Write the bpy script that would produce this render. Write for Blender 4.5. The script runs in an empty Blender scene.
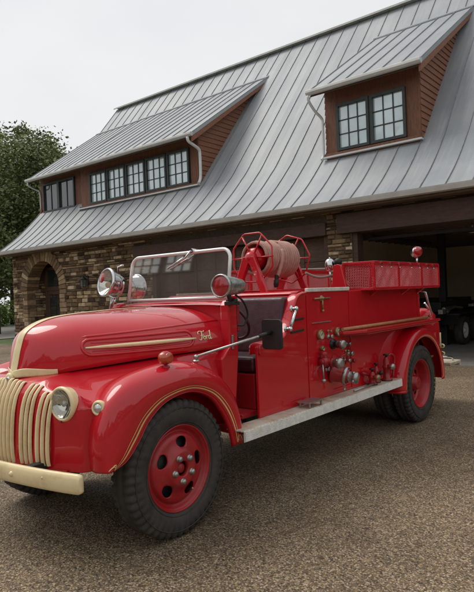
import bpy, bmesh, math, random
from mathutils import Vector, Matrix
R = math.radians; PI = math.pi
sc = bpy.context.scene; COL = sc.collection
rnd = random.Random(7)

# ------------------------------------------------------------------ materials
def newmat(name):
    m = bpy.data.materials.new(name); m.use_nodes = True
    nt = m.node_tree; b = nt.nodes['Principled BSDF']; return m, nt, b
def N(nt, t, **kw):
    n = nt.nodes.new(t)
    for k, v in kw.items():
        if k in n.inputs: n.inputs[k].default_value = v
        else: setattr(n, k, v)
    return n
def ramp(nt, fac, stops):
    r = nt.nodes.new('ShaderNodeValToRGB'); cr = r.color_ramp
    while len(cr.elements) < len(stops): cr.elements.new(.5)
    for e, (p, c) in zip(cr.elements, stops): e.position = p; e.color = (*c, 1)
    nt.links.new(fac, r.inputs[0]); return r.outputs[0]
def coords(nt, scale=(1, 1, 1)):
    g = nt.nodes.new('ShaderNodeNewGeometry'); mp = N(nt, 'ShaderNodeMapping'); mp.inputs['Scale'].default_value = scale
    nt.links.new(g.outputs['Position'], mp.inputs['Vector']); return mp.outputs[0]
def paint(name, col, rough=.35, metal=0, coat=0, var=.12, vscale=6, bump=0, bscale=60, dirt=None, dirt_amt=.3, dirt_scale=3, spec=.5, rvar=.1):
    m, nt, b = newmat(name)
    v = coords(nt); nz = N(nt, 'ShaderNodeTexNoise', Scale=vscale, Detail=6.0, Roughness=.6); nt.links.new(v, nz.inputs['Vector'])
    lo = tuple(max(0, c * (1 - var)) for c in col); hi = tuple(min(1, c * (1 + var)) for c in col)
    c = ramp(nt, nz.outputs['Fac'], [(.3, lo), (.7, hi)])
    if dirt:
        n2 = N(nt, 'ShaderNodeTexNoise', Scale=dirt_scale, Detail=9.0, Roughness=.7); nt.links.new(v, n2.inputs['Vector'])
        f = ramp(nt, n2.outputs['Fac'], [(.48, (0, 0, 0)), (.72, (dirt_amt,) * 3)])
        mx = N(nt, 'ShaderNodeMix', data_type='RGBA'); nt.links.new(f, mx.inputs[0]); nt.links.new(c, mx.inputs[6]); mx.inputs[7].default_value = (*dirt, 1); c = mx.outputs[2]
    nt.links.new(c, b.inputs['Base Color'])
    if rvar:
        n3 = N(nt, 'ShaderNodeTexNoise', Scale=vscale * 2.3, Detail=8.0); nt.links.new(v, n3.inputs['Vector'])
        mr = N(nt, 'ShaderNodeMapRange'); mr.inputs[1].default_value = .3; mr.inputs[2].default_value = .7
        mr.inputs[3].default_value = max(.02, rough - rvar); mr.inputs[4].default_value = rough + rvar
        nt.links.new(n3.outputs['Fac'], mr.inputs[0]); nt.links.new(mr.outputs[0], b.inputs['Roughness'])
    else: b.inputs['Roughness'].default_value = rough
    b.inputs['Metallic'].default_value = metal; b.inputs['Coat Weight'].default_value = coat; b.inputs['Coat Roughness'].default_value = .08
    b.inputs['Specular IOR Level'].default_value = spec
    if bump:
        n4 = N(nt, 'ShaderNodeTexNoise', Scale=bscale, Detail=4.0); nt.links.new(v, n4.inputs['Vector'])
        bp = N(nt, 'ShaderNodeBump', Strength=bump, Distance=.01); nt.links.new(n4.outputs['Fac'], bp.inputs['Height']); nt.links.new(bp.outputs[0], b.inputs['Normal'])
    return m
M = {}
M['red'] = paint('fire_engine_red', (.50, .003, .012), .42, coat=.9, var=.05, vscale=1.6, bump=.010, bscale=4, dirt=(.40, .006, .014), dirt_amt=.3, dirt_scale=4, rvar=.06, spec=.25)
M['red'].node_tree.nodes['Principled BSDF'].inputs['Coat Roughness'].default_value = .035
M['red_dull'] = paint('dull_red', (.34, .006, .012), .45, coat=.15, var=.18, vscale=5, dirt=(.12, .03, .02), dirt_amt=.5, dirt_scale=14)
M['red_wheel'] = paint('wheel_red', (.36, .008, .014), .42, coat=.1, var=.15, vscale=9, dirt=(.16, .05, .035), dirt_amt=.6, dirt_scale=16)
M['cream'] = paint('cream_paint', (.76, .62, .36), .38, coat=.2, var=.06, vscale=5, dirt=(.42, .28, .12), dirt_amt=.45, dirt_scale=9)
M['chrome'] = paint('chrome', (.62, .63, .63), .14, metal=1, var=.12, vscale=14, rvar=.08)
M['steel'] = paint('worn_steel', (.42, .42, .40), .38, metal=.9, var=.3, vscale=30, dirt=(.16, .12, .09), dirt_amt=.6, dirt_scale=30)
M['black'] = paint('chassis_black', (.012, .012, .012), .6, var=.4, vscale=8)
M['rubber_black'] = paint('black_plastic', (.015, .015, .016), .4, var=.2)
M['tyre'] = paint('tyre_rubber', (.046, .042, .038), .72, var=.3, vscale=10, bump=.15, bscale=90, dirt=(.085, .072, .058), dirt_amt=.7, dirt_scale=3, spec=.3)
M['maroon'] = paint('maroon_vinyl', (.055, .014, .020), .42, var=.2, vscale=8, bump=.15, bscale=120)
M['hose'] = paint('rubber_hose_pinkish', (.46, .25, .20), .65, var=.15, vscale=12, dirt=(.2, .12, .1), dirt_amt=.5, dirt_scale=20, bump=.1, bscale=200)
M['hose_grey'] = paint('suction_hose_grey', (.25, .20, .18), .6, var=.15)
M['woodpole'] = paint('varnished_pole', (.42, .20, .09), .45, var=.2, vscale=10)
M['bright'] = paint('polished_aluminium', (.72, .72, .70), .35, metal=.35, var=.04, vscale=5, rvar=0)
M['lampbody'] = paint('worn_greenish_chrome', (.42, .46, .43), .28, metal=.75, var=.35, vscale=22, dirt=(.12, .13, .12), dirt_amt=.5, dirt_scale=18)
M['white_rail'] = paint('white_worn_paint', (.62, .60, .54), .5, var=.1, vscale=12, dirt=(.3, .25, .18), dirt_amt=.5, dirt_scale=20)
M['brass'] = paint('brass', (.34, .24, .13), .42, metal=.7, var=.2, vscale=20)
M['gauge'] = paint('gauge_face', (.55, .50, .38), .3, var=.1, vscale=60)
M['dark_iron'] = paint('dark_iron', (.03, .028, .027), .5, metal=.4, var=.3)
M['white_paint'] = paint('white_wheel_paint', (.7, .7, .68), .5, var=.08)
M['lettering'] = paint('cream_lettering', (.78, .68, .42), .4, var=.03)
M['gold'] = paint('gold_pinstripe', (.70, .50, .20), .4, var=.06)

def lensmat(name, col, rough=.08, trans=.0, emis=0):
    m, nt, b = newmat(name); b.inputs['Base Color'].default_value = (*col, 1); b.inputs['Roughness'].default_value = rough
    b.inputs['Coat Weight'].default_value = 1; b.inputs['Coat Roughness'].default_value = .03; b.inputs['Transmission Weight'].default_value = trans
    v = coords(nt, (1, 1, 1)); w = N(nt, 'ShaderNodeTexWave', Scale=55.0, Distortion=.2); w.bands_direction = 'X'; nt.links.new(v, w.inputs['Vector'])
    bp = N(nt, 'ShaderNodeBump', Strength=.25, Distance=.003); nt.links.new(w.outputs['Fac'], bp.inputs['Height']); nt.links.new(bp.outputs[0], b.inputs['Normal'])
    return m
M['red_lens'] = lensmat('red_lens', (.33, .006, .012), .12)
M['amber'] = lensmat('amber_lens', (.42, .05, .01), .12)
M['clear_lens'] = lensmat('ribbed_clear_lens', (.55, .56, .55), .12)
M['clear_lens'].node_tree.nodes['Principled BSDF'].inputs['Metallic'].default_value = .6
def glassmat():
    m = bpy.data.materials.new('windshield_glass'); m.use_nodes = True; nt = m.node_tree; nt.nodes.clear()
    o = N(nt, 'ShaderNodeOutputMaterial'); t = N(nt, 'ShaderNodeBsdfTransparent'); t.inputs[0].default_value = (.95, .97, .96, 1)
    g = N(nt, 'ShaderNodeBsdfGlossy'); g.inputs['Roughness'].default_value = .03; g.inputs[0].default_value = (1, 1, 1, 1)
    d = N(nt, 'ShaderNodeBsdfDiffuse'); d.inputs[0].default_value = (.5, .5, .48, 1)
    lw = N(nt, 'ShaderNodeFresnel', IOR=1.5)
    m1 = N(nt, 'ShaderNodeMixShader'); hf = N(nt, 'ShaderNodeMath', operation='MULTIPLY'); hf.inputs[1].default_value = .55; nt.links.new(lw.outputs[0], hf.inputs[0]); nt.links.new(hf.outputs[0], m1.inputs[0]); nt.links.new(t.outputs[0], m1.inputs[1]); nt.links.new(g.outputs[0], m1.inputs[2])
    v = coords(nt); nz = N(nt, 'ShaderNodeTexNoise', Scale=5.0, Detail=8.0); nt.links.new(v, nz.inputs['Vector'])
    f = ramp(nt, nz.outputs['Fac'], [(.35, (.01,) * 3), (.75, (.07,) * 3)])
    m2 = N(nt, 'ShaderNodeMixShader'); nt.links.new(f, m2.inputs[0]); nt.links.new(m1.outputs[0], m2.inputs[1]); nt.links.new(d.outputs[0], m2.inputs[2]); nt.links.new(m2.outputs[0], o.inputs[0])
    return m
M['glass'] = glassmat()
M['mirror'] = paint('reflector_silver', (.82, .82, .80), .10, metal=1, var=.03, rvar=.04)
gm = M['glass'].copy(); gm.name = 'fluted_glass'; nt = gm.node_tree; M['flute_glass'] = gm
for nd in nt.nodes:
    if nd.type == 'BSDF_GLOSSY':
        v = coords(nt); w_ = N(nt, 'ShaderNodeTexWave', Scale=38.0, Distortion=.4); w_.bands_direction = 'X'; nt.links.new(v, w_.inputs['Vector']); bp = N(nt, 'ShaderNodeBump', Strength=.5, Distance=.004); nt.links.new(w_.outputs['Fac'], bp.inputs['Height']); nt.links.new(bp.outputs[0], nd.inputs['Normal']); nd.inputs['Roughness'].default_value = .08
    if nd.type == 'BSDF_TRANSPARENT': nd.inputs[0].default_value = (.82, .82, .78, 1)
M['edge'] = paint('worn_white_edge', (.78, .77, .73), .5, var=.12, vscale=25, bump=.6, bscale=110, dirt=(.42, .36, .28), dirt_amt=.4, dirt_scale=9)
def meshmat():   # perforated expanded-metal sheet: real holes by a fine diagonal pattern
    m, nt, b = newmat('expanded_metal_red'); b.inputs['Base Color'].default_value = (.42, .02, .03, 1); b.inputs['Roughness'].default_value = .4
    return m
M['mesh'] = meshmat()

def diamond_mat():
    m, nt, b = newmat('worn_diamond_plate')
    v = coords(nt); mp = N(nt, 'ShaderNodeMapping'); mp.inputs['Rotation'].default_value = (0, 0, R(45)); mp.inputs['Scale'].default_value = (34, 34, 34)
    nt.links.new(v, mp.inputs['Vector'])
    ck = N(nt, 'ShaderNodeTexVoronoi', Scale=1.0, Randomness=0.0); nt.links.new(mp.outputs[0], ck.inputs['Vector'])
    h = ramp(nt, ck.outputs['Distance'], [(.25, (1, 1, 1)), (.42, (0, 0, 0))])
    nz = N(nt, 'ShaderNodeTexNoise', Scale=7.0, Detail=9.0, Roughness=.7); nt.links.new(v, nz.inputs['Vector'])
    c = ramp(nt, nz.outputs['Fac'], [(.30, (.20, .12, .07)), (.41, (.58, .48, .35)), (.52, (.72, .67, .57)), (.75, (.80, .78, .72))])
    mx = N(nt, 'ShaderNodeMix', data_type='RGBA', blend_type='MULTIPLY'); mx.inputs[0].default_value = .55
    inv = ramp(nt, h, [(0, (.62, .57, .5)), (1, (1, 1, 1))])
    nt.links.new(c, mx.inputs[6]); nt.links.new(inv, mx.inputs[7]); nt.links.new(mx.outputs[2], b.inputs['Base Color'])
    bp = N(nt, 'ShaderNodeBump', Strength=.8, Distance=.004); nt.links.new(h, bp.inputs['Height']); nt.links.new(bp.outputs[0], b.inputs['Normal'])
    b.inputs['Roughness'].default_value = .5; b.inputs['Metallic'].default_value = .15
    return m
M['diamond'] = diamond_mat()

def stone_mat(name, stops, var=.25):
    m, nt, b = newmat(name); g = N(nt, 'ShaderNodeNewGeometry')
    c = ramp(nt, g.outputs['Random Per Island'], stops)
    nz = N(nt, 'ShaderNodeTexNoise', Scale=9.0, Detail=10.0, Roughness=.7); nt.links.new(g.outputs['Position'], nz.inputs['Vector'])
    k = ramp(nt, nz.outputs['Fac'], [(.3, (.55, .52, .50)), (.7, (1.05, 1.05, 1.05))])
    mx = N(nt, 'ShaderNodeMix', data_type='RGBA', blend_type='MULTIPLY'); mx.inputs[0].default_value = 1; nt.links.new(c, mx.inputs[6]); nt.links.new(k, mx.inputs[7])
    nt.links.new(mx.outputs[2], b.inputs['Base Color']); b.inputs['Roughness'].default_value = .9; b.inputs['Specular IOR Level'].default_value = .2
    n2 = N(nt, 'ShaderNodeTexNoise', Scale=28.0, Detail=8.0); nt.links.new(g.outputs['Position'], n2.inputs['Vector'])
    bp = N(nt, 'ShaderNodeBump', Strength=.6, Distance=.02); nt.links.new(n2.outputs['Fac'], bp.inputs['Height']); nt.links.new(bp.outputs[0], b.inputs['Normal'])
    return m
M['stone'] = stone_mat('ledge_stone', [(0, (.07, .045, .028)), (.18, (.15, .095, .053)), (.40, (.25, .165, .09)), (.56, (.17, .128, .09)), (.70, (.36, .25, .14)), (.84, (.55, .43, .27)), (1, (.68, .57, .40))])
M['stone_warm'] = stone_mat('arch_stone', [(0, (.16, .105, .062)), (.4, (.27, .185, .11)), (.8, (.42, .31, .19)), (1, (.56, .44, .29))])
M['mortar'] = paint('dark_mortar', (.09, .073, .056), .95, var=.3, vscale=20, bump=.5, bscale=50)
def roofmat():
    m, nt, b = newmat('zinc_standing_seam')
    v = coords(nt); n1 = N(nt, 'ShaderNodeTexNoise', Scale=.8, Detail=8.0, Roughness=.65); nt.links.new(v, n1.inputs['Vector'])
    c = ramp(nt, n1.outputs['Fac'], [(.30, (.27, .295, .318)), (.5, (.315, .336, .35)), (.7, (.36, .375, .38))])
    # per-panel tone: panels differ a little across the width
    sx = N(nt, 'ShaderNodeSeparateXYZ'); nt.links.new(v, sx.inputs[0])
    mth = N(nt, 'ShaderNodeMath', operation='DIVIDE'); mth.inputs[1].default_value = .512; nt.links.new(sx.outputs[0], mth.inputs[0])
    fl = N(nt, 'ShaderNodeMath', operation='FLOOR'); nt.links.new(mth.outputs[0], fl.inputs[0])
    wn = N(nt, 'ShaderNodeTexWhiteNoise', noise_dimensions='1D'); nt.links.new(fl.outputs[0], wn.inputs['W'])
    k = ramp(nt, wn.outputs['Value'], [(0, (.86, .86, .87)), (1, (1.06, 1.06, 1.05))])
    mx = N(nt, 'ShaderNodeMix', data_type='RGBA', blend_type='MULTIPLY'); mx.inputs[0].default_value = 1; nt.links.new(c, mx.inputs[6]); nt.links.new(k, mx.inputs[7])
    # rain streaks running down the slope, and a few rust stains
    v2 = coords(nt, (7, .5, .5)); n2 = N(nt, 'ShaderNodeTexNoise', Scale=2.0, Detail=7.0); nt.links.new(v2, n2.inputs['Vector'])
    s = ramp(nt, n2.outputs['Fac'], [(.5, (0, 0, 0)), (.75, (.45,) * 3)])
    m2 = N(nt, 'ShaderNodeMix', data_type='RGBA'); nt.links.new(s, m2.inputs[0]); nt.links.new(mx.outputs[2], m2.inputs[6]); m2.inputs[7].default_value = (.42, .43, .43, 1)
    n3 = N(nt, 'ShaderNodeTexNoise', Scale=1.3, Detail=3.0); nt.links.new(v, n3.inputs['Vector'])
    rs = ramp(nt, n3.outputs['Fac'], [(.72, (0, 0, 0)), (.77, (.5,) * 3)])
    m3 = N(nt, 'ShaderNodeMix', data_type='RGBA'); nt.links.new(rs, m3.inputs[0]); nt.links.new(m2.outputs[2], m3.inputs[6]); m3.inputs[7].default_value = (.32, .20, .10, 1)
    nt.links.new(m3.outputs[2], b.inputs['Base Color'])
    b.inputs['Metallic'].default_value = .08; b.inputs['Roughness'].default_value = .58
    n4 = N(nt, 'ShaderNodeTexNoise', Scale=1.6, Detail=2.0); nt.links.new(v, n4.inputs['Vector'])
    bp = N(nt, 'ShaderNodeBump', Strength=.35, Distance=.03); nt.links.new(n4.outputs['Fac'], bp.inputs['Height']); nt.links.new(bp.outputs[0], b.inputs['Normal'])
    return m
M['roof'] = roofmat()
M['seam'] = paint('seam_metal', (.26, .27, .28), .5, metal=.3, var=.2)
M['gutter'] = paint('gutter_metal', (.52, .52, .50), .5, metal=.15, var=.12, vscale=3)
M['gutter_pale'] = paint('pale_downspout', (.62, .63, .63), .45, metal=.1, var=.06)
def woodmat(name, col, board=0, axis='Z', rough=.7):
    m, nt, b = newmat(name)
    v = coords(nt, (2, 9, 9) if axis == 'X' else (9, 9, 1.5)); nz = N(nt, 'ShaderNodeTexNoise', Scale=3.0, Detail=8.0, Roughness=.7); nt.links.new(v, nz.inputs['Vector'])
    c = ramp(nt, nz.outputs['Fac'], [(.3, tuple(x * .55 for x in col)), (.55, col), (.75, tuple(min(1, x * 1.35) for x in col))])
    nt.links.new(c, b.inputs['Base Color']); b.inputs['Roughness'].default_value = rough
    bp = N(nt, 'ShaderNodeBump', Strength=.4, Distance=.01); nt.links.new(nz.outputs['Fac'], bp.inputs['Height']); nt.links.new(bp.outputs[0], b.inputs['Normal'])
    return m
M['cedar'] = woodmat('cedar_siding', (.25, .105, .058), axis='X')
M['timber'] = woodmat('dark_brown_beam', (.075, .038, .026), axis='X')
M['post'] = woodmat('brown_post', (.19, .082, .047))
M['doorwood'] = woodmat('door_wood', (.10, .058, .036), axis='X')
M['winframe'] = paint('dark_green_frame', (.03, .042, .037), .45, var=.15)
M['soffit'] = woodmat('soffit_wood', (.13, .085, .055), axis='X')
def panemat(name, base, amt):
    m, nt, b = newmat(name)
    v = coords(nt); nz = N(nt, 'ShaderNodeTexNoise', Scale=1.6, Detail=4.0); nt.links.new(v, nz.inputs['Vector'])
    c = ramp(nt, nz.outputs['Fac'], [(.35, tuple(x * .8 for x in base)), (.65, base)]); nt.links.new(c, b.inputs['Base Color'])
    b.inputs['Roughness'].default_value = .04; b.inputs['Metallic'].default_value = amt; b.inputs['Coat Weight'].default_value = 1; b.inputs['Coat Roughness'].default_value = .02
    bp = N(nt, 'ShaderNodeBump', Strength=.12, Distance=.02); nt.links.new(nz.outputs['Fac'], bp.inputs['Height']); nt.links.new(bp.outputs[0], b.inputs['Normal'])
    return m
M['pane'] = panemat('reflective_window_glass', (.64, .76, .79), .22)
M['pane_dark'] = panemat('dark_window_glass', (.05, .06, .06), .2)
M['pane_mid'] = panemat('dusty_door_glass', (.20, .22, .22), .3)
M['plaster'] = paint('tan_interior_wall', (.66, .56, .40), .9, var=.12, vscale=1.2)
M['concrete'] = paint('garage_concrete', (.28, .26, .23), .75, var=.15, vscale=1.5, dirt=(.12, .11, .1), dirt_amt=.5, dirt_scale=1.2)
def groundmat():
    m, nt, b = newmat('exposed_aggregate_driveway')
    v = coords(nt)
    vo = N(nt, 'ShaderNodeTexVoronoi', Scale=98.0, Randomness=1.0); nt.links.new(v, vo.inputs['Vector'])
    sx = N(nt, 'ShaderNodeSeparateColor'); nt.links.new(vo.outputs['Color'], sx.inputs[0])
    c = ramp(nt, sx.outputs[0], [(0, (.055, .044, .034)), (.16, (.135, .10, .065)), (.38, (.265, .185, .105)), (.55, (.185, .148, .11)), (.70, (.335, .238, .138)), (.86, (.42, .32, .205)), (1, (.55, .46, .34))])
    n1 = N(nt, 'ShaderNodeTexNoise', Scale=.55, Detail=7.0, Roughness=.62); nt.links.new(v, n1.inputs['Vector'])
    k = ramp(nt, n1.outputs['Fac'], [(.36, (.62, .60, .60)), (.45, (.82, .81, .80)), (.55, (1.0, 1.0, 1.0)), (.7, (1.16, 1.14, 1.10))])
    ed = ramp(nt, vo.outputs['Distance'], [(.3, (1, 1, 1)), (.7, (.55, .52, .49))])
    mx = N(nt, 'ShaderNodeMix', data_type='RGBA', blend_type='MULTIPLY'); mx.inputs[0].default_value = 1; nt.links.new(c, mx.inputs[6]); nt.links.new(k, mx.inputs[7])
    m2 = N(nt, 'ShaderNodeMix', data_type='RGBA', blend_type='MULTIPLY'); m2.inputs[0].default_value = 1; nt.links.new(mx.outputs[2], m2.inputs[6]); nt.links.new(ed, m2.inputs[7])
    nt.links.new(m2.outputs[2], b.inputs['Base Color']); b.inputs['Roughness'].default_value = .72; b.inputs['Specular IOR Level'].default_value = .35
    bp = N(nt, 'ShaderNodeBump', Strength=.7, Distance=.006); bp.invert = True; nt.links.new(vo.outputs['Distance'], bp.inputs['Height']); nt.links.new(bp.outputs[0], b.inputs['Normal'])
    return m
M['drive'] = groundmat()
M['grass'] = paint('grass', (.06, .10, .02), .9, var=.4, vscale=2, dirt=(.11, .12, .03), dirt_amt=.6, dirt_scale=.6)
def leafmat(name, dark, light):
    m, nt, b = newmat(name); g = N(nt, 'ShaderNodeNewGeometry')
    c = ramp(nt, g.outputs['Random Per Island'], [(0, dark), (1, light)])
    nz = N(nt, 'ShaderNodeTexNoise', Scale=.7, Detail=3.0); nt.links.new(g.outputs['Position'], nz.inputs['Vector'])
    k = ramp(nt, nz.outputs['Fac'], [(.3, (.7, .75, .75)), (.7, (1.25, 1.2, 1.0))])
    mx = N(nt, 'ShaderNodeMix', data_type='RGBA', blend_type='MULTIPLY'); mx.inputs[0].default_value = 1; nt.links.new(c, mx.inputs[6]); nt.links.new(k, mx.inputs[7])
    nt.links.new(mx.outputs[2], b.inputs['Base Color']); b.inputs['Roughness'].default_value = .6
    b.inputs['Subsurface Weight'].default_value = 0
    return m
M['leaf'] = leafmat('tree_leaves', (.085, .115, .045), (.24, .29, .12))
M['leaf_bright'] = leafmat('bush_leaves', (.10, .16, .03), (.22, .30, .07))
M['bark'] = paint('bark', (.05, .04, .03), .95, var=.4, vscale=9)

# ------------------------------------------------------------------ mesh builder
class MB:
    def __init__(s): s.v = []; s.f = []; s.sm = []
    def add(s, vs, fs, smooth=False):
        o = len(s.v); s.v += [tuple(p) for p in vs]; s.f += [tuple(i + o for i in f) for f in fs]; s.sm += [smooth] * len(fs); return s
    def box(s, x0, x1, y0, y1, z0, z1):
        vs = [(x, y, z) for z in (z0, z1) for y in (y0, y1) for x in (x0, x1)]
        return s.add(vs, [(0, 2, 3, 1), (4, 5, 7, 6), (0, 1, 5, 4), (2, 6, 7, 3), (0, 4, 6, 2), (1, 3, 7, 5)])
    def bar(s, a, b, w, h, up=(0, 0, 1)):       # rectangular bar from a to b
        a, b = Vector(a), Vector(b); d = (b - a).normalized(); up = Vector(up)
        if abs(d.dot(up)) > .98: up = Vector((1, 0, 0))
        r = d.cross(up).normalized() * w / 2; u = r.cross(d).normalized() * h / 2
        vs = [p + i * r + j * u for p in (a, b) for i, j in ((-1, -1), (1, -1), (1, 1), (-1, 1))]
        return s.add(vs, [(0, 1, 2, 3), (7, 6, 5, 4), (0, 4, 5, 1), (1, 5, 6, 2), (2, 6, 7, 3), (3, 7, 4, 0)])
    def tube(s, path, r, n=10, closed=False, caps=True):
        P = [Vector(p) for p in path]; m = len(P); rr = r if isinstance(r, (list, tuple)) else [r] * m
        t0 = (P[1] - P[0]).normalized(); ref = Vector((0, 0, 1)) if abs(t0.z) < .9 else Vector((1, 0, 0))
        nrm = t0.cross(ref).normalized(); vs = []
        for i in range(m):
            if closed: t = (P[(i + 1) % m] - P[i - 1]).normalized()
            else: t = (P[min(i + 1, m - 1)] - P[max(i - 1, 0)]).normalized()
            nrm = (nrm - t * nrm.dot(t)).normalized(); bn = t.cross(nrm)
            for k in range(n):
                a = 2 * PI * k / n; vs.append(P[i] + (nrm * math.cos(a) + bn * math.sin(a)) * rr[i])
        fs = []
        for i in range(m if closed else m - 1):
            j = (i + 1) % m
            for k in range(n): fs.append((i * n + k, i * n + (k + 1) % n, j * n + (k + 1) % n, j * n + k))
        s.add(vs, fs, True)
        if caps and not closed:
            o = len(s.v) - len(vs); s.f += [tuple(o + k for k in reversed(range(n))), tuple(o + (m - 1) * n + k for k in range(n))]; s.sm += [False, False]
        return s
    def lathe(s, prof, origin, axis, n=32, a0=0, a1=2 * PI):   # prof: (radius, distance along axis)
        ax = Vector(axis).normalized(); ref = Vector((0, 0, 1)) if abs(ax.z) < .9 else Vector((1, 0, 0))
        u = ax.cross(ref).normalized(); w = ax.cross(u); O = Vector(origin); vs = []; full = abs(a1 - a0 - 2 * PI) < 1e-6; c = n if full else n + 1
        for r, h in prof:
            for k in range(c):
                a = a0 + (a1 - a0) * k / n; vs.append(O + ax * h + (u * math.cos(a) + w * math.sin(a)) * r)
        fs = []
        for i in range(len(prof) - 1):
            for k in range(n if full else n):
                k2 = (k + 1) % c; fs.append((i * c + k, i * c + k2, (i + 1) * c + k2, (i + 1) * c + k))
        return s.add(vs, fs, True)
    def sphere(s, c, r, sx=1, sy=1, sz=1, n=16, m=10):
        prof = [(max(1e-4, math.sin(PI * i / m)) * r, -math.cos(PI * i / m) * r) for i in range(m + 1)]
        o = len(s.v); s.lathe(prof, (0, 0, 0), (0, 0, 1), n)
        for i in range(o, len(s.v)): x, y, z = s.v[i]; s.v[i] = (x * sx + c[0], y * sy + c[1], z * sz + c[2])
        return s
    def grid(s, fn, nu, nv, smooth=True):
        vs = [fn(i / nu, j / nv) for i in range(nu + 1) for j in range(nv + 1)]
        fs = [(i * (nv + 1) + j, (i + 1) * (nv + 1) + j, (i + 1) * (nv + 1) + j + 1, i * (nv + 1) + j + 1) for i in range(nu) for j in range(nv)]
        return s.add(vs, fs, smooth)
    def prism(s, pts, d0, d1, axis='x'):   # polygon in the other two axes, extruded along axis
        def mk(p, d): return {'x': (d, p[0], p[1]), 'y': (p[0], d, p[1]), 'z': (p[0], p[1], d)}[axis]
        n = len(pts); vs = [mk(p, d0) for p in pts] + [mk(p, d1) for p in pts]
        return s.add(vs, [tuple(range(n)), tuple(reversed(range(n, 2 * n)))] + [(i, i + n, (i + 1) % n + n, (i + 1) % n) for i in range(n)])
    def mirror(s):   # copy mirrored about x = 0
        n = len(s.v); s.v += [(-x, y, z) for x, y, z in s.v]; k = len(s.f); s.f += [tuple(i + n for i in reversed(f)) for f in s.f[:k]]; s.sm += s.sm[:k]; return s
    def split(s, name, mat, parent=None, **kw):      # every connected piece becomes an object of its own
        n = len(s.v); p = list(range(n))
        def fd(i):
            while p[i] != i: p[i] = p[p[i]]; i = p[i]
            return i
        for f in s.f:
            for q in f[1:]: p[fd(f[0])] = fd(q)
        groups = {}
        for k, f in enumerate(s.f): groups.setdefault(fd(f[0]), []).append(k)
        out = []
        for ks in groups.values():
            mp = {}; m = MB()
            for k in ks:
                for q in s.f[k]:
                    if q not in mp: mp[q] = len(m.v); m.v.append(s.v[q])
                m.f.append(tuple(mp[q] for q in s.f[k])); m.sm.append(s.sm[k])
            out.append(m.build(name, mat, parent, **kw))
        return out
    def build(s, name, mat, parent=None, bevel=0, sub=0, solid=0, segs=2, smooth_all=False):
        me = bpy.data.meshes.new(name); me.from_pydata(s.v, [], s.f); me.update()
        bm = bmesh.new(); bm.from_mesh(me); bmesh.ops.recalc_face_normals(bm, faces=bm.faces); bm.to_mesh(me); bm.free()
        me.polygons.foreach_set('use_smooth', [bool(x) or smooth_all for x in s.sm])
        me.materials.append(M[mat] if isinstance(mat, str) else mat)
        o = bpy.data.objects.new(name, me); COL.objects.link(o)
        if parent:
            o.parent = parent; w = Vector((0, 0, 0)); p = parent
            while p: w += p.location; p = p.parent
            o.location = -w
        if solid: md = o.modifiers.new('solid', 'SOLIDIFY'); md.thickness = solid; md.offset = -1
        if bevel: md = o.modifiers.new('bevel', 'BEVEL'); md.width = bevel; md.segments = segs; md.limit_method = 'ANGLE'; md.angle_limit = R(40); md.harden_normals = False
        if sub: md = o.modifiers.new('sub', 'SUBSURF'); md.levels = sub; md.render_levels = sub
        return o
def tag(o, label=None, cat=None, group=None, kind=None):
    if label: o['label'] = label
    if cat: o['category'] = cat
    if group: o['group'] = group
    if kind: o['kind'] = kind
    return o
def empty(name, loc, label, cat, group=None):
    o = bpy.data.objects.new(name, None); COL.objects.link(o); o.location = loc; o.empty_display_size = .3; return tag(o, label, cat, group)
def cat1(pts, t):   # catmull-rom through list of tuples, t in 0..1
    n = len(pts) - 1; x = min(max(t, 0), 1) * n; i = min(int(x), n - 1); f = x - i
    g = lambda k: Vector(pts[min(max(k, 0), n)])
    p0, p1, p2, p3 = g(i - 1), g(i), g(i + 1), g(i + 2)
    if i == 0: p0 = 2 * p1 - p2
    if i == n - 1: p3 = 2 * p2 - p1
    return .5 * ((2 * p1) + (p2 - p0) * f + (2 * p0 - 5 * p1 + 4 * p2 - p3) * f * f + (3 * p1 - p0 - 3 * p2 + p3) * f ** 3)
def smooth_path(pts, n): return [cat1(pts, i / n) for i in range(n + 1)]

# ------------------------------------------------------------------ ground
MB().add([(-600, -600, -.03), (600, -600, -.03), (600, 600, -.03), (-600, 600, -.03)], [(0, 1, 2, 3)]).build('ground', 'grass')['kind'] = 'structure'
MB().box(-21, 30, -30, 8.80, -.025, 0).build('driveway', 'drive')['kind'] = 'structure'
MB().box(-2.55, 6.0, 8.80, 20.0, -.02, .02).build('garage_floor', 'concrete')['kind'] = 'structure'
MB().box(-34, -21.1, -30, 30, -.02, .006).build('path', 'concrete')['kind'] = 'structure'

# ------------------------------------------------------------------ BUILDING
FY = 8.92; XL = -17.0; XR = 9.0
barn = empty('stone_carriage_house', (-4, FY, 0), 'long stone carriage house with grey standing seam metal roof and two shed dormers', 'building')
# openings on the facade: arch, bay door, open garage bay
AC, AR, AS = -14.93, 1.06, 2.02     # arch centre x, radius, spring height
BAY1 = (-9.15, -3.17, 2.86); BAY2 = (-2.55, 5.4, 2.86)
WH = 3.52; TH = .45
w = MB()
def wallseg(x0, x1, z0, z1): w.box(x0, x1, FY, FY + TH, z0, z1)
wallseg(XL, AC - AR, 0, WH)
# arch spandrel as prism
arc = [(AC + AR * math.cos(PI * i / 20), AS + AR * math.sin(PI * i / 20)) for i in range(21)]
w.prism([(AC + AR, WH)] + arc + [(AC - AR, WH)], FY, FY + TH, 'y')
wallseg(AC + AR, BAY1[0], 0, WH); wallseg(BAY1[0], BAY1[1], 3.16, WH); wallseg(BAY1[1], BAY2[0], 0, WH); wallseg(BAY2[0], BAY2[1], 3.3, WH); wallseg(BAY2[1], XR, 0, WH)
w.build('wall', 'mortar', barn)
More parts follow.
